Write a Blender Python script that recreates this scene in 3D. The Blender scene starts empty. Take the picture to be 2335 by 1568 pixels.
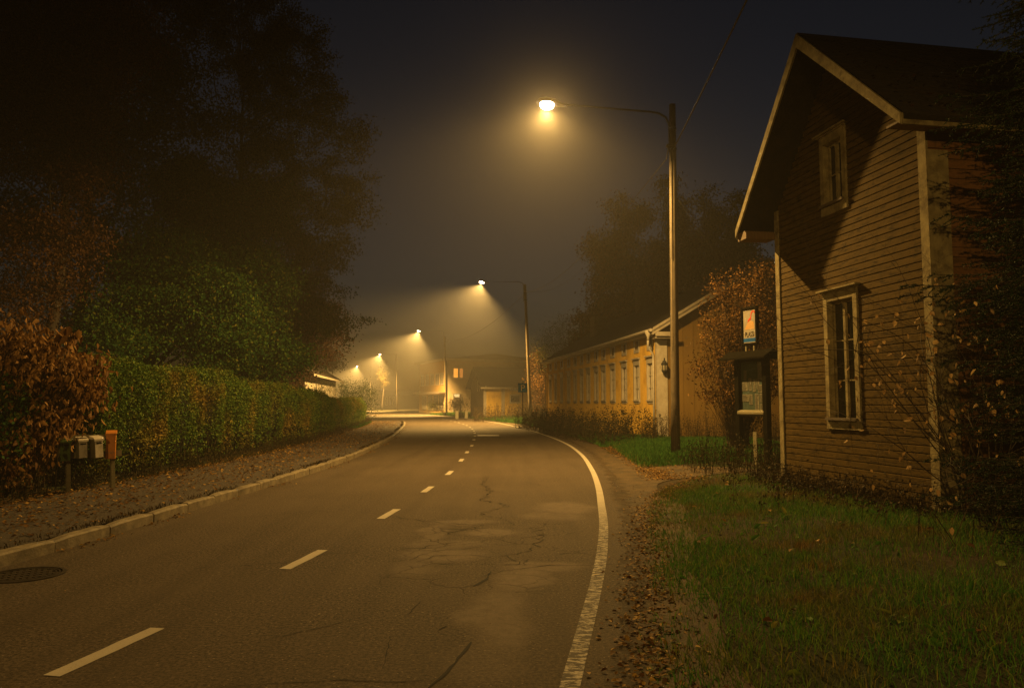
import bpy, math, random
import numpy as np
from mathutils import Vector, Matrix
RNG = np.random.default_rng(11); random.seed(11)
sc = bpy.context.scene
C = sc.collection
PI = math.pi
# ------------------------------------------------------------------ camera calibration (pixels measured on a 2335 px wide view)
S = 1024/2335; F = 750.0; TH = math.atan(59/750); EYE = 1.6
_c, _s = math.cos(TH), math.sin(TH)
def ray(dx, dy):
    a = (dx*S-512)/F; b = (343.5-dy*S)/F
    return a, _c-b*_s, _s+b*_c
def G(dx, dy, z=0.0):
    r = ray(dx, dy); t = (z-EYE)/r[2]; return (r[0]*t, r[1]*t)
def at(dx, dy, y):
    r = ray(dx, dy); t = y/r[1]; return (r[0]*t, y, EYE+r[2]*t)

cam_d = bpy.data.cameras.new("camera"); cam = bpy.data.objects.new("camera", cam_d); C.objects.link(cam)
cam.location = (0, 0, EYE); cam.rotation_euler = (PI/2+TH, 0, 0)
cam_d.sensor_width = 36; cam_d.lens = F/1024*36; cam_d.clip_end = 2000; cam_d.clip_start = .05
sc.camera = cam

# ------------------------------------------------------------------ curves of the road
def interp(tab):
    ys = [p[0] for p in tab]; xs = [p[1] for p in tab]
    # smooth: cubic Hermite (Catmull-Rom) sampled densely, then linear lookup
    Y = []; X = []
    for i in range(len(tab)-1):
        for k in range(12):
            t = k/12
            def sl(j):
                if j == 0: return (xs[1]-xs[0])/(ys[1]-ys[0])
                if j == len(xs)-1: return (xs[-1]-xs[-2])/(ys[-1]-ys[-2])
                return (xs[j+1]-xs[j-1])/(ys[j+1]-ys[j-1])
            h = ys[i+1]-ys[i]
            h00 = 2*t**3-3*t*t+1; h10 = t**3-2*t*t+t; h01 = -2*t**3+3*t*t; h11 = t**3-t*t
            Y.append(ys[i]+t*h); X.append(h00*xs[i]+h10*h*sl(i)+h01*xs[i+1]+h11*h*sl(i+1))
    Y.append(ys[-1]); X.append(xs[-1])
    Y = np.array(Y); X = np.array(X)
    return lambda y: np.interp(y, Y, X)
Rf = interp([(-45,-15),(-20,-5.4),(-8,-2.1),(0,-.45),(4.4,.33),(7.5,.86),(9.9,1.19),(12,1.41),(14.5,1.65),(18.2,1.92),(23.6,2.16),(30,2.13),(38.3,1.61),(48.3,.63),(58.5,-.8),(72,-3.5),(88,-7.2),(101,-11.2),(116,-16.1),(130,-21),(147,-27.5),(196,-45),(300,-84)])
Kf = interp([(-45,-21),(-20,-11.4),(-8,-7.8),(0,-5.9),(7.4,-5.0),(12,-4.75),(18.2,-4.55),(24.7,-4.7),(33.6,-5.3),(43,-6.3),(53,-7.5),(62,-9.0),(72,-12.2),(88,-16.2),(101,-20),(116,-25),(130,-30),(147,-36.5),(196,-54),(300,-94)])
def sstep(a, b, v):
    t = np.clip((v-a)/(b-a), 0, 1); return t*t*(3-2*t)
def vnoise(x, y, sc_=1.0, seed=0):
    x = np.asarray(x, float)*sc_; y = np.asarray(y, float)*sc_
    return (np.sin(x*1.3+y*.7+seed)*.5+np.sin(x*-.6+y*1.9+seed*2.1)*.3+np.sin(x*2.9+y*2.3+seed*.7)*.2+np.sin(x*5.1-y*4.3+seed)*.12)
def Hz(x, y):
    x = np.asarray(x, float); y = np.asarray(y, float)
    dr = x-Rf(y)
    right = -.05+.06*sstep(.35,.75,dr)+.16*sstep(.8,3.6,dr)+.10*sstep(5,14,dr)+.012*vnoise(x,y,1.7)*sstep(.7,1.6,dr)
    right = right+.17*sstep(18.2,20,y)*(1-sstep(26,36,y))*sstep(1.1,2.5,dr)
    drive = np.exp(-((y-(17.2+.1*(x-3)))/1.3)**2)*sstep(.8,2,dr)*(1-sstep(4.5,6.5,dr))
    right = right-.09*drive
    dl = Kf(y)-x
    side = sstep(62,65,y)*(1-sstep(82,87,y))
    left = -.05+(.10*sstep(.0,.12,dl)+.07*sstep(2.55,2.9,dl)+.05*sstep(3.5,8,dl)+.01*vnoise(x,y,1.1,3)*sstep(2.6,3.4,dl))*(1-side)+.03*side*sstep(0,3,dl)
    return np.where(dr > 0, right, np.where(dl > 0, left, -.05))

# ------------------------------------------------------------------ object helpers
def tag(o, label=None, cat=None, group=None, kind=None):
    if label: o['label'] = label
    if cat: o['category'] = cat
    if group: o['group'] = group
    if kind: o['kind'] = kind
    return o
def empty(name, loc=(0,0,0), rz=0, **k):
    o = bpy.data.objects.new(name, None); o.location = loc; o.rotation_euler = (0,0,rz); C.objects.link(o)
    return tag(o, **k)
def link(name, me, mat, parent=None, **k):
    if mat is not None:
        for m in (mat if isinstance(mat, (list,tuple)) else [mat]): me.materials.append(m)
    o = bpy.data.objects.new(name, me); C.objects.link(o)
    if parent is not None: o.parent = parent
    return tag(o, **k)
def np_mesh(name, V, Fq):
    """V (n,3); Fq (m,k) faces all with k corners"""
    V = np.asarray(V, np.float32); Fq = np.asarray(Fq, np.int32)
    me = bpy.data.meshes.new(name); me.vertices.add(len(V)); me.vertices.foreach_set("co", V.ravel())
    m, k = Fq.shape
    me.loops.add(m*k); me.loops.foreach_set("vertex_index", Fq.ravel())
    me.polygons.add(m); me.polygons.foreach_set("loop_start", np.arange(0, m*k, k, dtype=np.int32))
    me.polygons.foreach_set("loop_total", np.full(m, k, np.int32))
    me.update(calc_edges=True); return me
class MB:
    def __init__(s): s.V = []; s.F = []; s.M = []; s.mi = 0
    def add(s, vs, fs):
        b = len(s.V); s.V += [tuple(v) for v in vs]; s.F += [tuple(i+b for i in f) for f in fs]; s.M += [s.mi]*len(fs)
    def box(s, x0, x1, y0, y1, z0, z1, mtx=None):
        v = [(x0,y0,z0),(x1,y0,z0),(x1,y1,z0),(x0,y1,z0),(x0,y0,z1),(x1,y0,z1),(x1,y1,z1),(x0,y1,z1)]
        if mtx is not None: v = [mtx @ Vector(p) for p in v]
        s.add(v, [(0,3,2,1),(4,5,6,7),(0,1,5,4),(1,2,6,5),(2,3,7,6),(3,0,4,7)]); return s
    def prism(s, poly, y0, y1, axis='y', mtx=None):
        n = len(poly)
        def P(a, b, c):
            p = {'y': (a,c,b), 'x': (c,a,b), 'z': (a,b,c)}[axis]
            return mtx @ Vector(p) if mtx is not None else p
        v = [P(a,b,y0) for a,b in poly]+[P(a,b,y1) for a,b in poly]
        s.add(v, [tuple(range(n)), tuple(range(2*n-1,n-1,-1))]+[(i,i+n,(i+1)%n+n,(i+1)%n) for i in range(n)]); return s
    def tube(s, pts, rad, n=8, cap=True):
        pts = [Vector(p) for p in pts]; m = len(pts)
        if not hasattr(rad, '__len__'): rad = [rad]*m
        rings = []; ref = None
        for i, p in enumerate(pts):
            d = (pts[min(i+1,m-1)]-pts[max(i-1,0)]).normalized()
            if ref is None: ref = Vector((1,0,0)) if abs(d.x) < .8 else Vector((0,1,0))
            a = d.cross(ref).normalized(); b = d.cross(a).normalized(); ref = -b if False else ref
            rings.append([p+a*math.cos(2*PI*k/n)*rad[i]+b*math.sin(2*PI*k/n)*rad[i] for k in range(n)])
        v = [q for r in rings for q in r]; f = []
        for i in range(m-1):
            for k in range(n):
                f.append((i*n+k, i*n+(k+1)%n, (i+1)*n+(k+1)%n, (i+1)*n+k))
        if cap: f += [tuple(range(n-1,-1,-1)), tuple((m-1)*n+k for k in range(n))]
        s.add(v, f); return s
    def lathe(s, prof, c=(0,0,0), n=16, mtx=None):
        v = []; f = []
        for r, z in prof:
            for k in range(n):
                p = (c[0]+r*math.cos(2*PI*k/n), c[1]+r*math.sin(2*PI*k/n), c[2]+z); v.append(mtx @ Vector(p) if mtx is not None else p)
        for i in range(len(prof)-1):
            for k in range(n): f.append((i*n+k, i*n+(k+1)%n, (i+1)*n+(k+1)%n, (i+1)*n+k))
        f += [tuple(range(n-1,-1,-1)), tuple((len(prof)-1)*n+k for k in range(n))]
        s.add(v, f); return s
    def build(s, name, mat, parent=None, smooth=False, bevel=0, **k):
        me = bpy.data.meshes.new(name); me.from_pydata(s.V, [], s.F); me.update()
        o = link(name, me, mat, parent, **k)
        if isinstance(mat, (list,tuple)): me.polygons.foreach_set("material_index", s.M)
        if smooth:
            me.polygons.foreach_set("use_smooth", [len(p) <= 4 for p in s.F])
        if bevel:
            b = o.modifiers.new("bevel", 'BEVEL'); b.width = bevel; b.segments = 2; b.limit_method = 'ANGLE'
        return o

# ------------------------------------------------------------------ materials
def nmat(name):
    m = bpy.data.materials.new(name); m.use_nodes = True; nt = m.node_tree
    for n in list(nt.nodes): nt.nodes.remove(n)
    out = nt.nodes.new('ShaderNodeOutputMaterial'); return m, nt, out
class N:
    """tiny node helper"""
    def __init__(s, nt): s.nt = nt; s.L = nt.links.new
    def new(s, t, **kw):
        n = s.nt.nodes.new(t)
        for k, v in kw.items(): setattr(n, k, v)
        return n
    def setin(s, n, key, v):
        if hasattr(v, 'is_linked') or isinstance(v, bpy.types.NodeSocket): s.L(v, n.inputs[key])
        else: n.inputs[key].default_value = v
    def coord(s, kind='Object'): return s.new('ShaderNodeTexCoord').outputs[kind]
    def mapping(s, vec, scale=(1,1,1), loc=(0,0,0), rot=(0,0,0)):
        n = s.new('ShaderNodeMapping'); s.L(vec, n.inputs['Vector']); n.inputs['Scale'].default_value = scale; n.inputs['Location'].default_value = loc; n.inputs['Rotation'].default_value = rot
        return n.outputs[0]
    def noise(s, vec, scale=5, detail=4, rough=.55, dist=0):
        n = s.new('ShaderNodeTexNoise'); s.L(vec, n.inputs['Vector'])
        for k, v in (('Scale',scale),('Detail',detail),('Roughness',rough),('Distortion',dist)): n.inputs[k].default_value = v
        return n.outputs['Fac']
    def vor(s, vec, scale=5, feature='F1'):
        n = s.new('ShaderNodeTexVoronoi', feature=feature); s.L(vec, n.inputs['Vector']); n.inputs['Scale'].default_value = scale
        return n.outputs['Distance']
    def ramp(s, fac, stops):
        n = s.new('ShaderNodeValToRGB'); s.L(fac, n.inputs['Fac']); cr = n.color_ramp
        while len(cr.elements) > 1: cr.elements.remove(cr.elements[-1])
        for i, (p, c) in enumerate(stops):
            e = cr.elements[0] if i == 0 else cr.elements.new(p)
            e.position = p; e.color = (c, c, c, 1) if not hasattr(c, '__len__') else (*c, 1)
        return n.outputs['Color']
    def mix(s, fac, a, b, blend='MIX'):
        n = s.new('ShaderNodeMix', data_type='RGBA', blend_type=blend)
        for k, v in ((0,fac),(6,a),(7,b)):
            if isinstance(v, bpy.types.NodeSocket): s.L(v, n.inputs[k])
            else: n.inputs[k].default_value = v if k == 0 else ((*v, 1) if len(v) == 3 else v)
        return n.outputs[2]
    def math(s, op, a, b=0, clamp=False):
        n = s.new('ShaderNodeMath', operation=op, use_clamp=clamp)
        for k, v in ((0,a),(1,b)):
            if isinstance(v, bpy.types.NodeSocket): s.L(v, n.inputs[k])
            else: n.inputs[k].default_value = v
        return n.outputs[0]
    def bump(s, h, strength=.3, dist=.01):
        n = s.new('ShaderNodeBump'); s.L(h, n.inputs['Height']); n.inputs['Strength'].default_value = strength; n.inputs['Distance'].default_value = dist
        return n.outputs['Normal']
    def bsdf(s, out, col, rough=.6, normal=None, metal=0, spec=.4):
        b = s.new('ShaderNodeBsdfPrincipled')
        if isinstance(col, bpy.types.NodeSocket): s.L(col, b.inputs['Base Color'])
        else: b.inputs['Base Color'].default_value = (*col, 1)
        if isinstance(rough, bpy.types.NodeSocket): s.L(rough, b.inputs['Roughness'])
        else: b.inputs['Roughness'].default_value = rough
        b.inputs['Metallic'].default_value = metal; b.inputs['Specular IOR Level'].default_value = spec
        if normal is not None: s.L(normal, b.inputs['Normal'])
        s.L(b.outputs[0], out.inputs[0]); return b
def surf(name, a, b=None, scale=4, rough=.7, bump=.3, bscale=40, stretch=(1,1,1), metal=0, spec=.3, dirt=None, dirt_scale=1.5, dirt_amt=.5, dist=.01):
    m, nt, out = nmat(name); n = N(nt); co = n.mapping(n.coord(), stretch)
    b = b or tuple(c*.7 for c in a)
    col = n.mix(n.ramp(n.noise(co, scale, 5), [(.32,0),(.68,1)]), a, b)
    if dirt is not None: col = n.mix(n.math('MULTIPLY', n.ramp(n.noise(n.coord(), dirt_scale, 6, .65), [(.5,0),(.68,1)]), dirt_amt), col, dirt)
    nor = n.bump(n.noise(co, bscale, 4), bump, dist) if bump else None
    n.bsdf(out, col, rough, nor, metal, spec); return m
def leafmat(name, stops, trans=.3, rough=.5, patch=None, patch_scale=.5, spec=.3, thr=(.5,.62)):
    """per-leaf colour from Random Per Island; optional second colour family in patches of the plant"""
    m, nt, out = nmat(name); n = N(nt)
    g = n.new('ShaderNodeNewGeometry').outputs['Random Per Island']
    col = n.ramp(g, stops)
    if patch:
        f = n.ramp(n.noise(n.coord(), patch_scale, 3, .6), [(thr[0],0),(thr[1],1)])
        col = n.mix(f, col, n.ramp(g, patch))
    b = n.new('ShaderNodeBsdfPrincipled'); n.L(col, b.inputs['Base Color']); b.inputs['Roughness'].default_value = rough; b.inputs['Specular IOR Level'].default_value = spec
    t = n.new('ShaderNodeBsdfTranslucent'); n.L(col, t.inputs['Color'])
    b.inputs['Roughness'].default_value = max(rough,.7); b.inputs['Specular IOR Level'].default_value = min(spec,.12); mx = n.new('ShaderNodeMixShader'); mx.inputs[0].default_value = trans
    n.L(b.outputs[0], mx.inputs[1]); n.L(t.outputs[0], mx.inputs[2]); n.L(mx.outputs[0], out.inputs[0]); return m
def emit(name, col, st):
    m, nt, out = nmat(name); e = nt.nodes.new('ShaderNodeEmission'); e.inputs[0].default_value = (*col,1); e.inputs[1].default_value = st
    nt.links.new(e.outputs[0], out.inputs[0]); m.cycles.emission_sampling = 'NONE'; return m

LAMPCOL = (1.0, .57, .145)
M = {}
# asphalt with worn pale patches, fine aggregate and a web of cracks
def asphalt(name, base=(.060,.047,.034), worn=True):
    m, nt, out = nmat(name); n = N(nt); co = n.coord()
    agg = n.noise(co, 38, 6, .85)
    col = n.mix(n.ramp(agg, [(.43,0),(.58,1)]), tuple(c*.22 for c in base), tuple(c*2.2 for c in base))
    col = n.mix(n.ramp(n.vor(co, 20), [(.06,1),(.15,0)]), col, tuple(c*5.0 for c in base))  # bright specks: glints of the stones put into the colour
    fl = n.math('MULTIPLY', n.ramp(n.vor(n.mapping(co,(1,1.8,1)), 8), [(.10,1),(.20,0)]), n.ramp(n.noise(co, .9, 4, .7), [(.45,0),(.6,1)]))
    col = n.mix(n.math('MULTIPLY', fl, .55), col, tuple(c*.2 for c in base))
    big = n.noise(co, .55, 5, .6)
    col = n.mix(n.math('MULTIPLY', n.ramp(big, [(.38,0),(.7,1)]), .55), col, tuple(c*1.55 for c in base))
    # wheel-worn streaks along the travel direction
    st = n.noise(n.mapping(co, (2.2,.12,1), rot=(0,0,-.08)), 1.3, 4)
    col = n.mix(n.math('MULTIPLY', n.ramp(st, [(.45,0),(.7,1)]), .35), col, tuple(c*.6 for c in base))
    h = n.noise(co, 34, 5, .8)
    if worn:
        dn = n.new('ShaderNodeTexNoise'); n.L(co, dn.inputs['Vector']); dn.inputs['Scale'].default_value = 1.6; dn.inputs['Detail'].default_value = 4
        off = n.new('ShaderNodeVectorMath', operation='MULTIPLY_ADD'); n.L(dn.outputs['Color'], off.inputs[0]); off.inputs[1].default_value = (.55,.55,0); n.L(co, off.inputs[2])
        wob = n.new('ShaderNodeVectorMath', operation='SUBTRACT'); n.L(off.outputs[0], wob.inputs[0]); wob.inputs[1].default_value = (.275,.275,0)
        tot = None
        for (px, py, rx, ry, amt) in [((1135,1400),0,.33,1.1,.8),((1190,1315),0,.32,.65,.9),((1240,1290),0,.5,.28,.8),((1100,1500),0,.4,.5,.35),((1010,1262),0,.55,.42,.8),((1010,1240),0,.6,.3,.5),((1122,1212),0,.42,.36,.75),((1050,1188),0,.5,.35,.6),((990,1215),0,.22,.9,.6),((1290,1155),0,.55,.8,.7),((1260,1175),0,.5,.5,.5),((950,1290),0,.3,.4,.5)] and \
            [(*G(*p), rx, ry, amt) for (p, _, rx, ry, amt) in [((1135,1400),0,.33,1.1,.8),((1190,1315),0,.32,.65,.9),((1240,1290),0,.5,.28,.8),((1100,1500),0,.4,.5,.35),((1010,1262),0,.55,.42,.8),((1010,1240),0,.6,.3,.5),((1122,1212),0,.42,.36,.75),((1050,1188),0,.5,.35,.6),((990,1215),0,.22,.9,.6),((1290,1155),0,.55,.8,.7),((1260,1175),0,.5,.5,.5),((950,1290),0,.3,.4,.5)]]:
            mp = n.mapping(wob.outputs[0], (1/rx,1/ry,0), (-px/rx,-py/ry,0))
            ln = n.new('ShaderNodeVectorMath', operation='LENGTH'); n.L(mp, ln.inputs[0])
            v = n.math('MULTIPLY', n.ramp(ln.outputs['Value'], [(.55,1),(1.0,0)]), amt)
            tot = v if tot is None else n.math('MAXIMUM', tot, v)
        tot = n.math('MULTIPLY', tot, n.ramp(n.noise(co, 9, 5, .7), [(.25,.35),(.6,1)]))
        col = n.mix(tot, col, (.155,.125,.10))
        # alligator cracking in the damaged lane
        w2 = n.new('ShaderNodeVectorMath', operation='MULTIPLY_ADD'); 
        d2 = n.new('ShaderNodeTexNoise'); n.L(co, d2.inputs['Vector']); d2.inputs['Scale'].default_value = 5; d2.inputs['Detail'].default_value = 5
        n.L(d2.outputs['Color'], w2.inputs[0]); w2.inputs[1].default_value = (.25,.25,0); n.L(co, w2.inputs[2])
        vd = n.vor(w2.outputs[0], 2.6, 'DISTANCE_TO_EDGE')
        line = n.ramp(vd, [(0.0,1),(.035,0)])
        cx, cy = G(1120,1240)
        ln = n.new('ShaderNodeVectorMath', operation='LENGTH'); n.L(n.mapping(wob.outputs[0], (1/1.7,1/3.2,0), (-cx/1.7,-cy/3.2,0)), ln.inputs[0])
        zone = n.math('MULTIPLY', n.ramp(ln.outputs['Value'], [(.4,1),(1.0,0)]), n.ramp(n.noise(co, 1.4, 3), [(.45,0),(.6,1)]))
        line = n.math('MULTIPLY', line, zone)
        col = n.mix(n.math('MULTIPLY', line, .8), col, (.012,.010,.009))
        h = n.math('SUBTRACT', h, n.math('MULTIPLY', line, 1.2))
    nor = n.bump(h, .8, .012)
    n.bsdf(out, col, n.ramp(agg, [(.3,.75),(.7,.95)]), nor, 0, .12)
    return m
M['asphalt'] = asphalt('asphalt')
M['walk'] = asphalt('walk_asphalt', (.05,.043,.038), False)
M['patch'] = asphalt('patch_asphalt', (.036,.031,.028), False)
M['crack'] = surf('crack', (.008,.007,.006), rough=.95, bump=0)
M['drypatch'] = surf('drypatch', (.12,.10,.08), (.07,.06,.05), 14, .8, .4, 60)
def paint(name, wear):
    m, nt, out = nmat(name); n = N(nt); co = n.coord()
    mask = n.ramp(n.noise(n.mapping(co, (1.0,2.6,1)), 11, 6, .75), [(wear-.035,0),(wear+.035,1)])
    if wear > .3:
        far = n.new('ShaderNodeSeparateXYZ'); n.L(co, far.inputs[0])
        k = n.ramp(n.math('DIVIDE', far.outputs['Y'], 30), [(.30,0),(.42,1)])
        mask = n.math('MAXIMUM', mask, k)
    mask = n.math('MULTIPLY', mask, n.ramp(n.noise(co, 60, 3, .7), [(.25,.6),(.45,1)]))
    col = n.mix(mask, (.05,.042,.036), n.mix(n.noise(co, 3, 4), (.46,.42,.35), (.30,.27,.22)))
    n.bsdf(out, col, .8, n.bump(n.noise(co, 70, 3), .4, .004), 0, .15); return m
M['dash'] = paint('dash_paint', .28); M['edge'] = paint('edge_paint', .525)
M['kerb'] = surf('kerb_granite', (.21,.175,.12), (.11,.092,.065), 9, .75, .6, 45, dirt=(.07,.055,.035), dirt_scale=2.2, dirt_amt=.7)
M['soil'] = None
def soil():
    m, nt, out = nmat('soil'); n = N(nt); co = n.coord()
    a = n.mix(n.ramp(n.noise(co, 2.2, 6, .65), [(.35,0),(.65,1)]), (.05,.037,.02), (.022,.017,.009))
    a = n.mix(n.ramp(n.noise(co, .7, 4), [(.48,0),(.62,1)]), a, (.018,.026,.008))
    # sandy shoulder close to the road is handled by the shoulder sheet
    n.bsdf(out, a, .95, n.bump(n.noise(co, 18, 6, .75), .9, .03), 0, .15); return m
M['soil'] = soil()
M['shoulder'] = surf('sandy_shoulder', (.095,.066,.036), (.05,.040,.028), 3.2, .9, .6, 70, dirt=(.025,.02,.014), dirt_scale=6, dirt_amt=.7)
M['wood_pole'] = surf('weathered_pole_wood', (.15,.115,.07), (.085,.068,.045), 6, .85, .7, 30, stretch=(6,6,.35), dirt=(.03,.026,.02), dirt_scale=3)
M['steel'] = surf('galvanised_steel', (.16,.15,.14), (.10,.095,.09), 8, .5, .2, 30, metal=.4)
M['darksteel'] = surf('dark_painted_steel', (.03,.03,.028), (.015,.015,.014), 8, .6, .2, 30)
M['lens'] = emit('lamp_lens_glow', (1,.80,.52), 60)
M['lensfar'] = emit('lamp_lens_glow_far', (1,.78,.48), 30)
M['cable'] = surf('cable_rubber', (.10,.09,.075), (.05,.045,.04), 20, .6, 0)
M['iron'] = surf('cast_iron', (.045,.035,.026), (.02,.017,.014), 12, .55, .4, 50, metal=.3)
def siding(name, a, b, dirtc, s=(1,1,6)):
    m, nt, out = nmat(name); n = N(nt); co = n.coord()
    col = n.mix(n.ramp(n.noise(n.mapping(co, s), 2.2, 6, .6), [(.3,0),(.7,1)]), a, b)
    col = n.mix(n.math('MULTIPLY', n.ramp(n.noise(n.mapping(co, (1.2,1.2,5)), 3.5, 7, .75), [(.52,0),(.60,1)]), .8), col, dirtc)
    col = n.mix(n.math('MULTIPLY', n.ramp(n.noise(n.mapping(co, (9,9,1)), 4, 3), [(.62,0),(.72,1)]), .5), col, tuple(c*.4 for c in b))
    n.bsdf(out, col, .88, n.bump(n.noise(n.mapping(co, (3,3,30)), 9, 5, .7), .5, .005), 0, .08); return m
M['siding'] = siding('ochre_clapboard_paint', (.112,.072,.019), (.070,.045,.012), (.026,.018,.007))
M['siding_pink'] = siding('reddish_clapboard_paint', (.21,.105,.045), (.15,.075,.032), (.08,.048,.024))
M['trim_old'] = surf('weathered_white_trim', (.33,.28,.15), (.19,.155,.085), 7, .85, .6, 35, spec=.1, dirt=(.10,.075,.045), dirt_scale=5, dirt_amt=.85)
M['trim'] = surf('white_trim_paint', (.42,.38,.31), (.33,.29,.23), 5, .6, .2, 30, dirt=(.2,.17,.13), dirt_scale=3)
M['trim_grey'] = surf('grey_trim_paint', (.50,.46,.39), (.38,.35,.30), 5, .6, .2, 30)
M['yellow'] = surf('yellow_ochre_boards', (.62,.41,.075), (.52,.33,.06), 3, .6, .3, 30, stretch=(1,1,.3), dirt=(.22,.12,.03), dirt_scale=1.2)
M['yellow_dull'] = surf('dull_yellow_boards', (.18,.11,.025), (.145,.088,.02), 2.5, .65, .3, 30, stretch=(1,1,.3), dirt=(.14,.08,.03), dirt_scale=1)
M['roof_dark'] = surf('mossy_dark_roofing', (.016,.014,.011), (.028,.022,.014), 5, .9, .8, 22, dirt=(.045,.028,.012), dirt_scale=4, dirt_amt=.6, dist=.02)
M['soffit'] = surf('old_soffit_boards', (.18,.11,.055), (.12,.075,.04), 4, .7, .3, 30, stretch=(1,8,1))
M['render_pale'] = surf('pale_render', (.42,.33,.22), (.36,.28,.18), 1.5, .8, .3, 30)
M['render_yellow'] = surf('ochre_render_panel', (.42,.27,.09), (.36,.23,.08), 1.5, .8, .3, 30)
M['white_wall'] = surf('white_boarded_wall', (.40,.36,.29), (.32,.29,.23), 2, .7, .2, 30)
M['shed_grey'] = surf('brown_grey_shingle', (.13,.10,.07), (.09,.07,.05), 5, .85, .7, 26)
def glassm(name, tint=(.03,.03,.028), rough=.08):
    m, nt, out = nmat(name); n = N(nt); co = n.coord()
    col = n.mix(n.ramp(n.noise(co, 2.5, 3), [(.4,0),(.6,1)]), tint, tuple(c*.5 for c in tint))
    n.bsdf(out, col, rough, n.bump(n.noise(co, 3, 2), .08, .01), 0, .9); return m
M['glass'] = glassm('dark_window_glass'); M['glass_curtain'] = glassm('curtained_glass', (.34,.30,.22), .25)
M['curtain'] = surf('pale_curtain', (.34,.30,.22), (.20,.18,.13), 6, .9, .4, 14, stretch=(8,8,.6))
M['signblue'] = surf('sign_blue', (.010,.08,.26), (.008,.065,.22), 3, .45, 0)
M['signwhite'] = surf('sign_white', (.22,.20,.155), (.18,.16,.125), 3, .5, 0)
M['black'] = surf('black_ink', (.012,.012,.012), (.01,.01,.01), 3, .6, 0)
M['orange'] = surf('mailbox_orange', (.50,.19,.03), (.40,.15,.025), 6, .5, .2, 40, dirt=(.2,.08,.02), dirt_scale=8)
M['boxgrey'] = surf('mailbox_grey', (.50,.46,.40), (.40,.37,.32), 6, .5, .2, 40, dirt=(.14,.12,.09), dirt_scale=8)
M['boxside'] = surf('mailbox_side', (.12,.11,.07), (.08,.075,.05), 6, .5, .2, 40)
M['board_wood'] = surf('stained_board_wood', (.007,.006,.003), (.004,.0035,.002), 8, .95, .5, 30, stretch=(3,3,.5), spec=.03)
M['plank'] = surf('grey_plank', (.17,.15,.09), (.12,.105,.06), 8, .85, .5, 30, stretch=(.5,3,3))
M['bark'] = surf('bark', (.055,.042,.03), (.03,.024,.018), 7, .9, 1, 22, stretch=(2,2,.4), dist=.02)
M['bark_pale'] = surf('pale_bark', (.20,.175,.14), (.06,.05,.04), 5, .85, .8, 22, stretch=(1,1,2.2), dist=.02)
M['twig'] = surf('twig', (.06,.042,.026), (.04,.028,.018), 8, .9, 0)
M['paper'] = surf('notice_paper', (.16,.15,.11), (.09,.085,.06), 7, .8, 0)
M['green_board'] = surf('green_felt', (.035,.055,.042), (.025,.04,.03), 5, .9, 0)
g_dk, g_md, g_lt = (.012,.045,.012), (.03,.085,.015), (.075,.13,.02)
M['leaf_green'] = leafmat('tree_leaves_green', [(0,g_dk),(.5,g_md),(.85,g_lt),(1,(.14,.13,.02))], .35)
M['leaf_olive'] = leafmat('tree_leaves_olive', [(0,(.025,.04,.012)),(.6,(.055,.07,.018)),(1,(.11,.09,.02))], .35)
M['leaf_brown'] = leafmat('tree_leaves_brown', [(0,(.03,.014,.007)),(.6,(.07,.032,.012)),(1,(.12,.06,.02))], .3)
M['leaf_dying'] = leafmat('large_dying_leaves', [(0,(.09,.042,.014)),(.5,(.20,.105,.033)),(1,(.32,.18,.06))], .25, .55)
M['leaf_hedge'] = leafmat('hedge_leaves', [(0,(.02,.06,.01)),(.6,(.07,.13,.018)),(1,(.15,.18,.025))], .25, patch=[(0,(.09,.075,.015)),(.6,(.19,.14,.028)),(1,(.29,.19,.035))], patch_scale=.8, thr=(.48,.68))
M['leaf_bush'] = leafmat('bush_leaves', [(0,(.008,.02,.005)),(.6,(.02,.04,.008)),(1,(.045,.06,.012))], .2)
M['leaf_orange'] = leafmat('orange_brown_leaves', [(0,(.035,.016,.004)),(.5,(.09,.042,.010)),(1,(.18,.09,.02))], .25)
M['leaf_birch'] = leafmat('yellowing_birch_leaves', [(0,(.02,.02,.005)),(.6,(.05,.036,.009)),(1,(.09,.06,.012))], .35)
M['needle'] = leafmat('spruce_needles', [(0,(.008,.018,.008)),(.6,(.014,.035,.012)),(1,(.028,.05,.018))], .1, .5)
M['leaf_pale'] = leafmat('pale_autumn_leaves', [(0,(.22,.13,.05)),(.5,(.38,.24,.10)),(1,(.50,.34,.15))], .3)
M['litter'] = leafmat('fallen_leaves', [(0,(.05,.022,.008)),(.5,(.13,.065,.016)),(.85,(.24,.14,.035)),(1,(.42,.26,.07))], .15, .75, spec=.1)
M['grass'] = leafmat('grass_blades', [(0,(.025,.085,.010)),(.5,(.055,.155,.018)),(.85,(.11,.20,.025)),(1,(.20,.18,.04))], .3, .5, patch=[(0,(.06,.05,.015)),(.5,(.14,.09,.025)),(1,(.20,.13,.04))], patch_scale=.9, thr=(.5,.66))
M['weed'] = leafmat('weed_leaves', [(0,(.012,.018,.006)),(.5,(.026,.028,.009)),(1,(.06,.04,.013))], .3)
M['dryweed'] = leafmat('dry_weed', [(0,(.014,.010,.004)),(.6,(.034,.024,.009)),(1,(.09,.06,.024))], .2)
M['flower'] = leafmat('small_pale_flowers', [(0,(.35,.35,.2)),(1,(.6,.6,.4))], .2)

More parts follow.
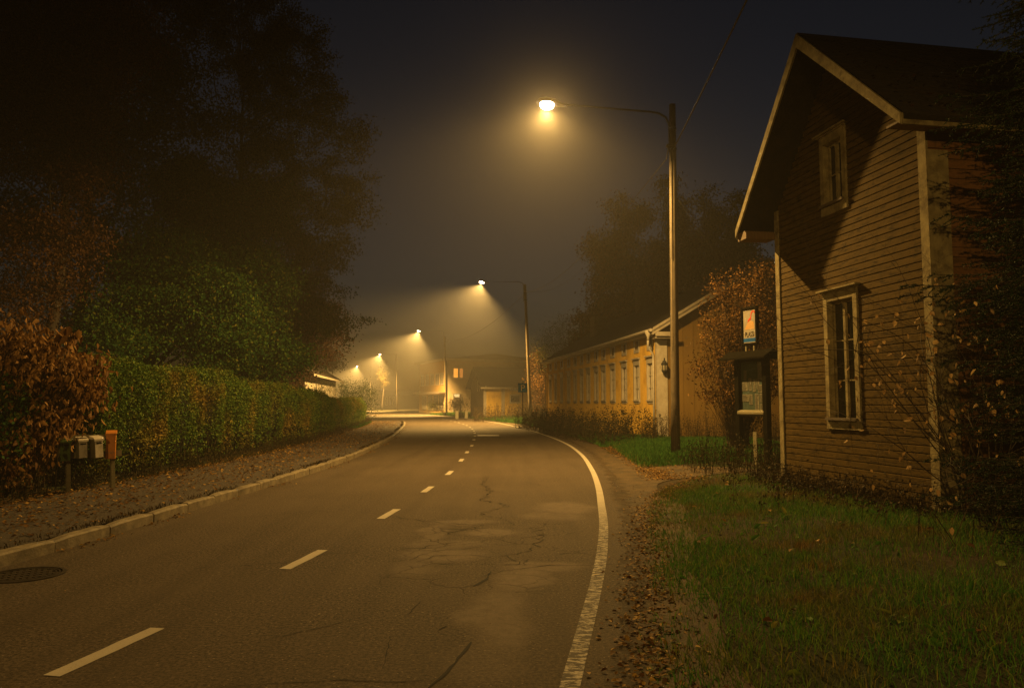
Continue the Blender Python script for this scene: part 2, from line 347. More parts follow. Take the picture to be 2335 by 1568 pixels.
# ------------------------------------------------------------------ leaf clouds
def unit(v): return v/np.maximum(np.linalg.norm(v, axis=-1, keepdims=True), 1e-9)
def leaf_mesh(name, P_, size, droop=0.0, elong=1.7, fold=.25, simple=True, flat=0.0, up=0.0):
    P_ = np.asarray(P_, float); n = len(P_)
    size = np.broadcast_to(size, (n,)).reshape(n,1)*RNG.uniform(.65,1.3,(n,1))
    ax = RNG.normal(size=(n,3)); ax[:,2] -= droop*2.2; ax[:,2] += up*2; 
    if flat: ax[:,2] *= (1-flat)
    ax = unit(ax)
    nn = RNG.normal(size=(n,3)); 
    if flat: nn[:,:2] *= (1-flat*.75); nn[:,2] = np.abs(nn[:,2])+flat
    side = unit(np.cross(ax, nn)); nn = np.cross(side, ax)
    w = size/elong/2
    if simple:
        b = P_-ax*size*.1; t = P_+ax*size*.9
        l = P_+ax*size*.38+side*w+nn*w*fold; r = P_+ax*size*.38-side*w+nn*w*fold
        V = np.stack([b,r,t,l], 1).reshape(-1,3); Fq = np.arange(4*n).reshape(n,4); return np_mesh(name, V, Fq)
    b = P_; t = P_+ax*size-nn*size*.18
    l1 = P_+ax*size*.28+side*w*.95+nn*w*fold; l2 = P_+ax*size*.66+side*w*.72+nn*w*fold-nn*size*.06
    r1 = P_+ax*size*.28-side*w*.95+nn*w*fold; r2 = P_+ax*size*.66-side*w*.72+nn*w*fold-nn*size*.06
    V = np.stack([b,l1,l2,t,r2,r1], 1).reshape(-1,3); base = np.arange(n)[:,None]*6
    Fq = np.concatenate([base+np.array([0,3,2,1]), base+np.array([0,5,4,3])], 0); return np_mesh(name, V, Fq)
def sticks(name, A, B, ra, rb, k=4):
    """many tapered sticks as one mesh (twigs of one plant)"""
    A = np.asarray(A, float); B = np.asarray(B, float); n = len(A); d = unit(B-A)
    ref = np.where(np.abs(d[:,2:3]) > .9, np.array([[1.,0,0]]), np.array([[0,0,1.]]))
    a = unit(np.cross(d, ref)); b = np.cross(d, a)
    ra = np.broadcast_to(ra, (n,)).reshape(n,1); rb = np.broadcast_to(rb, (n,)).reshape(n,1)
    rings = []
    for (P_, r) in ((A,ra),(B,rb)):
        for j in range(k):
            an = 2*PI*j/k; rings.append(P_+(a*math.cos(an)+b*math.sin(an))*r)
    V = np.stack(rings, 1).reshape(-1,3); base = np.arange(n)[:,None]*2*k
    Fq = np.concatenate([base+np.array([j,(j+1)%k,k+(j+1)%k,k+j]) for j in range(k)], 0); return np_mesh(name, V, Fq)

def in_blobs(blobs, n, shell=.45):
    vol = np.array([b[3]*b[4]*b[5] for b in blobs]); cnt = RNG.multinomial(n, vol/vol.sum()); out = []
    for b, k in zip(blobs, cnt):
        d = unit(RNG.normal(size=(k,3))); r = RNG.uniform(shell**3, 1, (k,1))**(1/3)
        out.append(np.array(b[:3])+d*r*np.array(b[3:6])*RNG.uniform(.85,1.12,(k,1)))
    return np.concatenate(out, 0)
def tree(name, base, trunk_top, r0, blobs, nclus, per, lsize, lmat, bmat, label, group, cl_r=.55, lean=0, droop=.35, extra=None, forks=None, shell=.45, cat='tree', crown='crown'):
    base = np.array(base, float); top = np.array(trunk_top, float)
    root = empty(name, tuple(base), label=label, cat=cat, group=group)
    # trunk: bent polyline
    m = 9; tp = np.array([base+(top-base)*t+np.array([math.sin(t*5+base[0])*.02*(top[2]-base[2])*t*(1-t)*4, math.cos(t*4)*.012*(top[2]-base[2])*t, 0]) for t in np.linspace(0,1,m)])
    rad = [r0*(1.25 if i == 0 else 1)*(1-.82*i/(m-1)) for i in range(m)]
    mb = MB(); mb.tube([tuple(p-base) for p in tp], rad, 10)
    clus = in_blobs(blobs, nclus, shell)
    A = []; B = []; RA = []; RB = []
    nl = max(7, nclus//7)
    # limbs: from the trunk to the farthest cluster points
    ids = RNG.choice(len(clus), min(nl, len(clus)), replace=False); joints = [p for p in tp[2:]]
    jl = list(joints)
    for i in ids:
        c = clus[i]; zz = c[2]-np.linalg.norm((c-base)[:2])*.55
        t = np.clip((zz-base[2])/(top[2]-base[2]), .18, .97); s0 = base+(top-base)*t
        fi = t*(m-1); k0 = int(min(fi, m-2)); s0 = tp[k0]+(tp[k0+1]-tp[k0])*(fi-k0)
        r = r0*(1-.82*t)*.48; prev = s0; L_ = np.linalg.norm(c-s0)
        for q in range(1, 6):
            u_ = q/5; p = s0+(c-s0)*u_+np.array([0,0,L_*.10*math.sin(PI*u_)])+RNG.normal(size=3)*L_*.025
            A.append(prev-base); B.append(p-base); RA.append(r*(1-(q-1)/5*.85)); RB.append(r*(1-q/5*.85)); jl.append(p); prev = p
    J = np.array(jl)
    for c in clus:
        d = np.linalg.norm(J-c, axis=1)+.6*np.maximum(0, J[:,2]-c[2]); j = J[np.argmin(d)]
        mid = (j+c)/2+RNG.normal(size=3)*.12+np.array([0,0,.08*np.linalg.norm(c-j)])
        A += [j-base, mid-base]; B += [mid-base, c-base]; q = .012+.008*r0/.2; RA += [q*1.5, q]; RB += [q, q*.35]
    tr = mb.build('trunk', bmat, root, smooth=True)
    bm_ = sticks('limbs', A, B, RA, RB, 5); link('limb', bm_, bmat, tr, kind='stuff')
    k = RNG.poisson(per*2.6, len(clus)); idx = np.repeat(np.arange(len(clus)), k); lsize = lsize*1.55
    off = RNG.normal(size=(len(idx),3))*cl_r*np.array([1,1,.6]); P_ = clus[idx]+off
    if extra is not None: P_ = np.concatenate([P_, extra], 0)
    P_ = P_[P_[:,2] > .25]
    link(crown, leaf_mesh('leaves', P_-base, lsize, droop), lmat, root); return root
def pb(dx, dy, y, rd, ry=None, rz=None, sy=1.0):
    """ellipsoid centred behind a picture point, radius rd given in the same pixels"""
    c = at(dx, dy, y); k = S*y/F; r = rd*k; return (*c, r, (ry*k if ry else r)*sy, rz*k if rz else r)

# ================================================================== SETTING
ys = np.concatenate([np.arange(-44,2,2.), np.arange(2,26,.3), np.arange(26,70,.8), np.arange(70,130,2), np.arange(130,301,6)])
offL = np.array([-140,-90,-60,-40,-28,-20,-15,-11.5,-9,-7.5,-6,-5,-4.3,-3.8,-3.4,-3.1,-2.85,-2.7,-2.55,-1.6,-.8,-.14,-.02,0.02])
offR = np.array([.0,.35,.45,.55,.65,.75,.9,1.1,1.3,1.5,1.8,2.1,2.4,2.8,3.2,3.6,4,4.5,5,5.6,6.3,7,8,9.5,11,13,16,20,27,40,60,100])
nx = len(offL)+len(offR); XX = np.zeros((len(ys), nx)); YY = np.repeat(ys[:,None], nx, 1)
XX[:,:len(offL)] = Kf(ys)[:,None]+offL; XX[:,len(offL):] = Rf(ys)[:,None]+offR
ZZ = Hz(XX, YY); V = np.stack([XX,YY,ZZ], -1).reshape(-1,3)
def gridfaces(a, b, o=0):
    i, j = np.meshgrid(np.arange(a-1), np.arange(b-1), indexing='ij'); q = i*b+j+o
    return np.stack([q,q+1,q+b+1,q+b], -1).reshape(-1,4)
link('ground', np_mesh('ground', V, gridfaces(len(ys), nx)), M['soil'], kind='structure')
def strip(name, fl, fr, yy, z, mat, nc=6, **k):
    yy = np.asarray(yy, float); t = np.linspace(0,1,nc); X = fl(yy)[:,None]*(1-t)+fr(yy)[:,None]*t
    Zz = z(X, np.repeat(yy[:,None],nc,1)) if callable(z) else np.full_like(X, z)
    V = np.stack([X, np.repeat(yy[:,None],nc,1), Zz], -1).reshape(-1,3)
    return link(name, np_mesh(name, V, gridfaces(len(yy), nc)), mat, **k)
yr = np.concatenate([np.arange(-44,60,.5), np.arange(60,130,1), np.arange(130,300,4)])
strip('road', lambda y: Kf(y)-.02, lambda y: Rf(y)+.62+.10*np.sin(y*.9)+.05*np.sin(y*2.7), yr, 0.0, M['asphalt'], 8, kind='structure')
def shoulder_mat():
    m, nt, out = nmat('sandy_shoulder'); n = N(nt); co = n.coord()
    at_ = n.new('ShaderNodeAttribute'); at_.attribute_name = 'across'
    col = n.mix(n.ramp(n.noise(co, 2.2, 6, .65), [(.35,0),(.65,1)]), (.10,.070,.038), (.045,.036,.025))
    col = n.mix(n.math('MULTIPLY', n.ramp(n.noise(co, 26, 4, .8), [(.48,0),(.62,1)]), .7), col, (.02,.016,.011))
    f = n.math('ADD', at_.outputs['Fac'], n.math('MULTIPLY', n.math('SUBTRACT', n.noise(co, 2.6, 7, .78), .5), 1.1))
    a = n.ramp(f, [(.16,0),(.46,1)])
    b = n.new('ShaderNodeBsdfPrincipled'); n.L(col, b.inputs['Base Color']); b.inputs['Roughness'].default_value = .9; b.inputs['Specular IOR Level'].default_value = .2; n.L(n.bump(n.noise(co, 40, 5, .75), .7, .012), b.inputs['Normal'])
    t = n.new('ShaderNodeBsdfTransparent'); mx = n.new('ShaderNodeMixShader'); n.L(a, mx.inputs[0]); n.L(t.outputs[0], mx.inputs[1]); n.L(b.outputs[0], mx.inputs[2]); n.L(mx.outputs[0], out.inputs[0]); return m
so = strip('shoulder', lambda y: Rf(y)+.08, lambda y: Rf(y)+1.05+.14*np.sin(y*.7)+.07*np.sin(y*2.3)+2.6*np.exp(-((y-17.2)/1.5)**2), np.arange(-5,60,.2), lambda x, y: np.maximum(Hz(x,y)+.012, .006), shoulder_mat(), 14, kind='structure')
yv_ = np.arange(-5,60,.2); at_ = so.data.attributes.new('across','FLOAT','POINT'); co_ = np.zeros(len(so.data.vertices)*3, np.float32); so.data.vertices.foreach_get('co', co_); co_ = co_.reshape(-1,3)
at_.data.foreach_set('value', ((co_[:,0]-Rf(co_[:,1])-.08)/.9).astype(np.float32))
strip('sidewalk', lambda y: Kf(y)-2.62-.05*np.sin(y), lambda y: Kf(y)-.16, np.arange(-44,63.1,.6), .125, M['walk'], 5, kind='structure')
# side street behind the hedge end
V = [(-60,66.5,.004),(-13.0,64.2,.004),(-9.2,62.6,.004),(-9.6,63.6,.004),(-12.3,73,.004),(-15.2,84,.004),(-16.0,87,.004),(-20,84.5,.004),(-60,86,.004)]
me = bpy.data.meshes.new('side_street'); me.from_pydata(V, [], [tuple(range(9))]); link('side_street', me, M['walk'], kind='structure')
# kerb: granite stones along the left edge, one run of stones
mb = MB(); y = -40.0; rs = random.Random(4)
def seg_stone(y0, y1, j=0, w=.15, top=.135, dx=0):
    a = Vector((float(Kf(y0))+dx, y0, 0)); b = Vector((float(Kf(y1))+dx, y1, 0)); d = (b-a).normalized(); nrm = Vector((-d.y, d.x, 0))
    mt = Matrix(((d.x, nrm.x, 0, a.x+nrm.x*j), (d.y, nrm.y, 0, a.y), (0,0,1,0), (0,0,0,1)))
    L_ = (b-a).length-.02; t1 = top+rs.uniform(-.008,.01); t2 = top+rs.uniform(-.008,.01); ch = .022
    n = 5; v = []; f = []
    prof = [(0,-.05),(0.004,t1-ch),(.008,0),(w*.5,0),(w-.01,0),(w,-ch),(w,-.06)]
    for i in range(n+1):
        x = .01+L_*i/n; t = t1+(t2-t1)*i/n
        e = .012 if i in (0,n) else 0
        for (q, h) in [(-.0+e,-.06),(-.0+e,t-ch-e),(ch+e,t-e),(w-ch-e,t-e),(w-e,t-ch-e),(w-e,-.06)]:
            v.append(mt @ Vector((x, q+rs.uniform(-.004,.004), h+(rs.uniform(-.005,.005) if h > 0 else 0))))
    for i in range(n):
        for k in range(5): f.append((i*6+k, i*6+k+1, (i+1)*6+k+1, (i+1)*6+k))
    f += [(5,4,3,2,1,0), tuple(n*6+k for k in range(6))]
    mb.add(v, f)
while y < 61.5:
    L_ = rs.uniform(.88,1.12) if y < 30 else rs.uniform(.6,1.1)
    j = rs.uniform(-.012,.012); dx = 0
    if 7.2 < y < 7.6: pass
    seg_stone(y, y+L_, j); y += L_
mb.build('kerb', M['kerb'], smooth=False, kind='structure')
mb = MB(); seg0 = None
# the stone that has slid out beside the drain
a = (-5.16,6.35,0); mt = Matrix.Translation((-4.93,6.55,0)) @ Matrix.Rotation(math.radians(78),4,'Z')
mb.box(-.5,.5,-.03,.11,-.05,.095,mt); mb.build('kerb_stone', M['kerb'], bevel=.02, label='granite kerb stone pushed out of line beside the round drain grate', cat='kerb stone')

# centre dashes
cx_t = [G(240,1485), G(695,1274), G(888,1170), G(976,1114), G(1025,1077), G(1052,1048), G(1065,1030), G(1076,1015), G(1081,1000), G(1083,990), G(1078,978), G(1060,967), G(1040,961), G(1008,954), G(980,951)]
Cf = interp([(-10,-5.2),(0,-3.6)]+[(p[1],p[0]) for p in cx_t]+[(101,-15.4),(130,-25.3),(200,-51)])
dash_y = [5.02,7.87,11.03,14.13,17.42,21.27,24.67,28.45,33.0,36.6,40.2]
for (X, Yc) in [(900,1480),(855,1456),(810,1434),(775,1411),(735,1392),(697,1376),(655,1363),(615,1351),(565,1339),(520,1330),(465,1321),(415,1310),(360,1303),(300,1297),(240,1292)]:
    dash_y.append(G((1600+X/3.1367)*.57007, (1250+Yc/3.1367)*.57007)[1])
dash_y = [1.9,-1.2,-4.3]+dash_y
V = []; Fq = []
for yc in dash_y:
    n = 6; h = .47
    for i in range(n+1):
        y_ = yc-h+2*h*i/n; x_ = float(Cf(y_)); dxy = (float(Cf(y_+.1))-float(Cf(y_-.1)))/.2; nl = math.hypot(1,dxy); w = .058
        for sg in (-1,1):
            V.append((x_+sg*w/nl+random.uniform(-.004,.004), y_-sg*w*dxy/nl, .004))
    b = len(V)-2*(n+1)
    Fq += [(b+2*i, b+2*i+1, b+2*i+3, b+2*i+2) for i in range(n)]
link('centre_line', np_mesh('centre_line', V, Fq), M['dash'], kind='structure')
yy = np.concatenate([np.arange(-30,60,.25), np.arange(60,230,1.)])
dR = (Rf(yy+.2)-Rf(yy-.2))/.4; nl = np.hypot(1,dR)
strip('edge_line', lambda y: Rf(y)-.058*np.hypot(1,(Rf(y+.2)-Rf(y-.2))/.4), lambda y: Rf(y)+.058*np.hypot(1,(Rf(y+.2)-Rf(y-.2))/.4), yy, .004, M['edge'], 4, kind='structure')
# dark asphalt repair and short transverse stripe further down the road
def flat(name, pix, mat, z, **k):
    V = [(*G(*p), z) for p in pix]; me = bpy.data.meshes.new(name); me.from_pydata(V, [], [tuple(range(len(V)))]); return link(name, me, mat, **k)
flat('road_patch', [(1101,975),(1122,980),(1215,980),(1196,973)], M['patch'], .004, kind='structure')
flat('cross_stripe', [(1089,991),(1089,993),(1138,993),(1138,991)], M['signwhite'], .008, kind='structure')
# long cracks, drawn where the photo has them
def crack(pix, w=.012, jit=.05, seed=0):
    r = random.Random(seed); pts = [G(*p) for p in pix]; V = []; Fq = []; fine = []
    for i in range(len(pts)-1):
        a, b = pts[i], pts[i+1]; L_ = math.dist(a, b); m = max(2, int(L_/.07))
        for k in range(m):
            t = k/m; fine.append((a[0]+(b[0]-a[0])*t+r.uniform(-1,1)*jit*min(1,L_), a[1]+(b[1]-a[1])*t+r.uniform(-1,1)*jit*min(1,L_)))
    fine.append(pts[-1]); n = len(fine)
    for i, p in enumerate(fine):
        q = fine[min(i+1,n-1)]; o = fine[max(i-1,0)]; d = (q[0]-o[0], q[1]-o[1]); L_ = math.hypot(*d) or 1
        ww = w*(.25+r.random())*(.3+.7*math.sin(PI*min(1,max(.06,i/(n-1)*.94+.03))))
        V += [(p[0]-d[1]/L_*ww/2, p[1]+d[0]/L_*ww/2, .0035), (p[0]+d[1]/L_*ww/2, p[1]-d[0]/L_*ww/2, .0035)]
    return V, [(2*i,2*i+1,2*i+3,2*i+2) for i in range(n-1)]
CR = [([(975,1568),(1010,1540),(1045,1500),(1075,1462)],.035,.03),([(500,1566),(640,1556),(780,1549),(850,1552),(905,1554),(985,1548)],.014,.03),
 ([(870,1178),(930,1182),(1000,1190),(1080,1196),(1160,1192),(1230,1190)],.02,.06),([(790,1165),(870,1170),(930,1183)],.013,.03),
 ([(1110,1085),(1098,1100),(1120,1120),(1100,1140),(1160,1150),(1090,1172),(1140,1180),(1170,1196)],.028,.10),
 ([(620,1455),(720,1432),(830,1405)],.012,.03),([(400,1298),(530,1290),(650,1282),(745,1262),(900,1252)],.013,.04),
 ([(930,1275),(1000,1254),(1060,1250),(1100,1245)],.02,.08),([(950,1282),(990,1266),(1080,1264),(1120,1270)],.014,.05),
 ([(1220,1200),(1240,1225),(1215,1250),(1180,1262),(1150,1265),(1190,1285),(1140,1290)],.022,.14),
 ([(1090,1315),(1150,1300),(1250,1288),(1355,1287),(1440,1283)],.015,.03),([(1080,1335),(1110,1320),(1120,1300)],.05,.02),
 ([(1020,1425),(1000,1435)],.03,.02),([(960,1370),(930,1400)],.015,.03),([(890,1450),(880,1500),(870,1530)],.012,.03),
 ([(1100,1196),(1060,1205),(1020,1215)],.02,.08),([(1060,1110),(1150,1122),(1230,1118)],.012,.06),([(1200,1098),(1250,1110)],.015,.05),
 ([(500,1179),(570,1178),(700,1165),(800,1163),(870,1166)],.012,.03),([(905,1120),(1000,1085),(1040,1060)],.01,.03),
 ([(1040,1235),(980,1243),(930,1262)],.02,.06)]
V = []; Fq = []
for i, (p, w, j) in enumerate(CR):
    v, f = crack(p, w*.85, j*.8, i); b = len(V); V += v; Fq += [tuple(q+b for q in t) for t in f]
link('road_cracks', np_mesh('road_cracks', V, Fq), M['crack'], kind='structure')

# storm drain grate
dr = empty('drain_grate', (-4.55,7.16,.0), label='round cast iron drain grate set in the asphalt against the kerb', cat='drain grate')
mb = MB(); mb.lathe([(.335,-.01),(.335,.010),(.30,.012),(.30,-.01)], n=48); mb.build('outer_ring', M['iron'], dr)
mb = MB()
for a, b in ((.285,.270),(.255,.242)):
    mb.lathe([(a,-.01),(a,.009),(b,.009),(b,-.01)], n=48)
mb.build('inner_ring', M['iron'], dr)
mb = MB(); mb.lathe([(.30,-.012),(.30,-.006)], n=48); mb.build('pit', M['black'], dr)
mb = MB()
for i in range(9):
    x = -.2+.05*i; h = math.sqrt(max(.0,.235**2-x*x)); mb.box(x-.014,x+.014,-h,h,-.008,.007)
for j in (-.15,-.05,.05,.15):
    h = math.sqrt(.235**2-j*j); mb.box(-h,h,j-.012,j+.012,-.008,.0085)
mb.build('grating', M['iron'], dr)
mb = MB(); mb.lathe([(.40,-.002),(.40,.0035)], n=40); 
dr.rotation_euler = (0,0,.5)

# ================================================================== STREET LAMPS (wooden utility poles with a long arm)
def lamp(pole_px, pole_y, pole_top_px, lamp_px, lamp_y, power, size, label, i, tilt=.2, aim=None, far=False, px_pole_top_x=None, blend=.5, r=.135, raised=.12):
    tx, ty, tz = at(pole_top_px[0], pole_top_px[1], pole_y); bx = at(pole_px, 1000, pole_y)[0]
    bz = float(Hz(bx, pole_y))-.02
    root = empty('street_lamp', (bx,pole_y,bz), label=label, cat='street lamp', group='street lamps on wooden poles')
    o = Vector((bx,pole_y,bz)); top = Vector((tx,ty,tz))-o
    mb = MB(); mb.tube([top*t for t in (0,.15,.4,.7,1)], [r*1.06,r,r*.93,r*.85,r*.76], 14); pole = mb.build('pole', M['wood_pole'], root, smooth=True)
    lp = Vector(at(lamp_px[0], lamp_px[1], lamp_y))-o
    d = lp-top; a0 = top+Vector((0,0,-.75))+Vector((d.x,d.y,0)).normalized()*.1
    h = Vector((d.x,d.y,0)).normalized()
    az = lp.z+.04
    # fitting and arm, bent at the pole
    mb = MB(); mb.tube([a0+Vector((0,0,-.6)), a0+Vector((0,0,.1)), Vector((a0.x,a0.y,az-.28))+h*.02, Vector((a0.x,a0.y,az-.12))+h*.10, Vector((a0.x,a0.y,az-.02))+h*.30, Vector((a0.x,a0.y,az))+h*.55, lp-h*.35+Vector((0,0,.04))], [.03,.03,.03,.03,.03,.028,.024], 8)
    mb.build('arm', M['darksteel'], root, smooth=True)
    for zz in (-1.25,-.7):
        mb = MB(); mb.lathe([(r*.95,-.03),(r*.95,.03)], (top*(1+zz/top.length)), 12); mb.build('clamp', M['darksteel'], pole)
    # luminaire
    rot = Matrix.Translation(lp) @ Matrix.Rotation(math.atan2(h.y,h.x),4,'Z') @ Matrix.Rotation(-tilt*.6,4,'Y')
    mb = MB()
    prof = [(-.42,.05),(-.27,.09),(-.07,.19),(.2,.21),(.36,.14),(.42,.04)]
    v = []; f = []
    for (x, w) in prof:
        hh = w*.62
        for (yy_, zz) in ((-w,0),(-w*.92,hh*.6),(-w*.5,hh),(w*.5,hh),(w*.92,hh*.6),(w,0)): v.append(rot @ Vector((x,yy_,zz+.02)))
    for k in range(len(prof)-1):
        for q in range(6): f.append((k*6+q, k*6+(q+1)%6, (k+1)*6+(q+1)%6, (k+1)*6+q))
    f += [tuple(range(6)), tuple(range(len(prof)*6-1, len(prof)*6-7, -1))]
    mb.add(v, f); head = mb.build('lamp_head', M['steel'], root, smooth=True)
    mb = MB(); mb.lathe([(.02,-.13),(.10,-.12),(.165,-.08),(.19,-.02),(.18,.015)], (.13,0,0), 18, rot)
    mb.build('lens', M['lensfar'] if far else M['lens'], head, smooth=True)
    ld = bpy.data.lights.new('lamp_light', 'SPOT'); ld.energy = power; ld.color = LAMPCOL; ld.spot_size = math.radians(size); ld.spot_blend = blend; ld.shadow_soft_size = .09
    lo = bpy.data.objects.new('lamp_light', ld); C.objects.link(lo); lo.parent = root
    lo.location = rot @ Vector((.13,0,-.235)); 
    ax = Vector((h.x*math.sin(tilt), h.y*math.sin(tilt), -math.cos(tilt)))
    if aim: ax = Vector(aim).normalized()
    lo.rotation_euler = ax.to_track_quat('-Z','Y').to_euler(); return root, o+lp, o+top
PW = 14000
l1 = lamp(1540, 20, (1533,238), (1258,239), 19.3, PW*.78, 164, 'nearest street lamp, tall wooden pole with a bent arm and dazzling lamp above the road', 1, tilt=.10, blend=.48, raised=.3, r=.115)
l2 = lamp(1210, 59.4, (1197,648), (1102,643), 59.4, PW*3.6, 140, 'street lamp on the wooden pole behind the blue parking sign, second from the camera', 2, tilt=.36, blend=.55)
l3 = lamp(1018, 100, (1014,766), (957,754), 100, PW*7, 134, 'street lamp on the thin pole at the corner of the foggy two storey building', 3, tilt=.38, blend=.6, far=True)
l4 = lamp(906, 147, (904,806), (868,807), 147, PW*9, 134, 'distant street lamp shining beside the yellowing birch in the fog', 4, tilt=.35, blend=.6, far=True)
l5 = lamp(846, 190, (845,834), (815.5,834), 190, PW*9, 134, 'farthest street lamp, a small glow low over the end of the hedge', 5, tilt=.3, blend=.6, far=True)
# the next lamp of the row stands behind the camera
root = empty('street_lamp', (-2.0,-13,.1), label='street lamp on a wooden pole standing behind the viewpoint', cat='street lamp', group='street lamps on wooden poles')
mb = MB(); mb.tube([(0,0,0),(0,0,9.6)], [.14,.11], 12); mb.build('pole', M['wood_pole'], root, smooth=True)
mb = MB(); mb.tube([(0,0,8.4),(0,0,9),(-.3,0,9.2),(-2.2,0,9.25)], .03, 8); mb.build('arm', M['darksteel'], root)
mb = MB(); mb.box(-2.95,-2.2,-.14,.14,9.2,9.34); hd = mb.build('lamp_head', M['steel'], root, bevel=.04)
mb = MB(); mb.lathe([(.03,-.12),(.12,-.07),(.14,.0)], (-2.6,0,9.19), 16); mb.build('lens', M['lens'], hd)
ld = bpy.data.lights.new('lamp_light', 'SPOT'); ld.energy = PW*.40; ld.color = LAMPCOL; ld.spot_size = math.radians(177); ld.spot_blend = .15; ld.shadow_soft_size = .09
lo = bpy.data.objects.new('lamp_light', ld); C.objects.link(lo); lo.parent = root; lo.location = (-2.6,0,8.95)

# pole fittings and overhead cables
def cable(a, b, sag, r, label, n=26):
    a = Vector(a); b = Vector(b); pts = []
    for i in range(n+1):
        t = i/n; pts.append(a+(b-a)*t-Vector((0,0,sag*4*t*(1-t))))
    mb = MB(); mb.tube(pts, r, 6)
    return mb.build('overhead_cable', M['cable'], None, smooth=True, label=label, cat='cable')
ptop = l1[2]
mb = MB(); q = Vector((0,0,-1.28))+(l1[2]-Vector(l1[0].location)); mb.tube([q+Vector((-.14,-.06,.1)), q+Vector((-.20,-.1,-.28))], .016, 6); mb.box(q.x-.2,q.x-.04,q.y-.16,q.y-.02,q.z+.06,q.z+.12); mb.build('cable_bracket', M['steel'], l1[0])
A1 = l1[2]+Vector((-.02,-.13,-1.3))
cable(A1, (2.0,-9,7.2), .25, .016, 'twisted overhead cable rising from the nearest pole over the viewpoint')
cable(l1[2]+Vector((-.2,-.1,-1.55)), l2[2]+Vector((0,0,-.6)), .9, .011, 'overhead cable sagging from the nearest pole to the pole behind the parking sign')
cable(l2[2]+Vector((0,0,-.7)), l3[2]+Vector((0,0,-.5)), 1.2, .014, 'overhead cable running from the second pole into the fog')
cable(l2[2]+Vector((0,0,-.55)), at(1330,610,75), .8, .012, 'service cable hanging off the second pole towards the dark trees')
cable(l1[2]+Vector((.1,0,-2.6)), at(1700,640,30), .3, .010, 'thin cable dropping from the nearest pole to the long yellow house')
# second member on the nearest pole: bare downlead conduit
mb = MB(); tp = l1[2]-Vector(l1[0].location); mb.tube([(tp.x*.55-.10,-.10,tp.z*.55),(tp.x-.09,-.09,tp.z-1.3)], .012, 6); mb.tube([(tp.x*.3-.12,-.1,tp.z*.3),(tp.x*.55-.11,-.1,tp.z*.55)], .008, 5); mb.build('conduit', M['steel'], l1[0])

# ================================================================== NEAR HOUSE
def lap_wall(x0, x1, z0, z1, pitch, top_fn=None, gap=.012, ch=.011, depth=.016, holes=()):
    """horizontal boards in the local plane y=0 facing -y; holes = (x0,x1,z0,z1)"""
    mb = MB(); z = z0; k = 0
    while z < z1:
        zt = min(z+pitch, z1)
        a, b = x0, x1
        if top_fn: a, b = top_fn(zt)
        if b-a < .03: break
        segs = [(a,b)]
        for (ha, hb, hz0, hz1) in holes:
            if zt > hz0 and z < hz1:
                segs = [s for (p, q) in segs for s in ((p, min(q,ha)), (max(p,hb), q)) if s[1]-s[0] > .01]
        for (p, q) in segs:
            w = .0 if True else 0
            dy = depth+random.uniform(-.0015,.0015); zo = z+gap+random.uniform(-.001,.001)
            v = []
            for x in (p, q):
                v += [(x,.004,z),(x,.004,zo),(x,-dy,zo),(x,-dy+.002,zt-ch),(x,-.003,zt)]
            mb.add(v, [(i,i+1,i+6,i+5) for i in range(4)]+[(0,4,3,2,1),(5,6,7,8,9)])
        z = zt; k += 1
    return mb
hang = math.atan2(-.98525,.17112)
house = empty('clapboard_house', (4.95,13.81,.0), hang, label='tall narrow ochre clapboard house with steep gable and peeling trim, nearest on the right', cat='house')
W = 3.93; EZL, EZR, PK, PX = 5.15, 5.58, 7.48, 1.93
def tf(z):
    a = 0 if z < EZL else (z-EZL)/(PK-EZL)*PX
    b = W if z < EZR else W-(z-EZR)/(PK-EZR)*(W-PX)
    return a+.0, b-.0
win_hi = (1.50,2.20,4.68,6.04); win_lo = (1.47,2.36,1.18,3.42)
mb = lap_wall(0, W, .05, PK-.05, .1085, tf, holes=[(win_hi[0]+.05,win_hi[1]-.05,win_hi[2]+.05,win_hi[3]-.05),(win_lo[0]+.05,win_lo[1]-.05,win_lo[2]+.05,win_lo[3]-.05)])
mb.prism([(0,-.2),(win_lo[0]+.05,-.2),(win_lo[0]+.05,5.0),(0,5.0)], .006, .02)
mb.prism([(win_lo[1]-.05,-.2),(W,-.2),(W,5.40),(win_lo[1]-.05,5.4)], .006, .02)
mb.prism([(win_lo[0]+.05,-.2),(win_lo[1]-.05,-.2),(win_lo[1]-.05,win_lo[2]+.05),(win_lo[0]+.05,win_lo[2]+.05)], .006, .02)
mb.prism([(win_lo[0]+.05,win_lo[3]-.05),(win_lo[1]-.05,win_lo[3]-.05),(win_lo[1]-.05,win_hi[2]+.05),(win_lo[0]+.05,win_hi[2]+.05)], .006, .02)
mb.build('wall', M['siding'], house)
# front long side (faces the viewer) and hidden sides
HL = 8.5
mb = lap_wall(0.02, HL, .05, EZR+.05, .135, gap=.006, ch=.003, depth=.012)
side_m = Matrix.Translation((W,0,0)) @ Matrix.Rotation(PI/2,4,'Z')
mb.V = [tuple(side_m @ Vector(v)) for v in mb.V]
mb.box(W-.01,W-.004,.03,HL,-.2,EZR+.05)
mb.build('wall', M['siding_pink'], house, label='reddish clapboard long side behind the spruce')
mb = MB(); mb.box(.0,.05,.03,HL,-.2,EZL); mb.box(0,W,HL-.05,HL,-.2,EZL)
mb.prism([(0,EZL-.01),(W,EZR-.01),(PX,PK-.05)], HL-.04, HL-.01); mb.build('wall', M['siding'], house)
mb = MB(); mb.box(.06,W-.06,.08,HL-.1,-.15,.12); mb.build('plinth', M['shed_grey'], house)
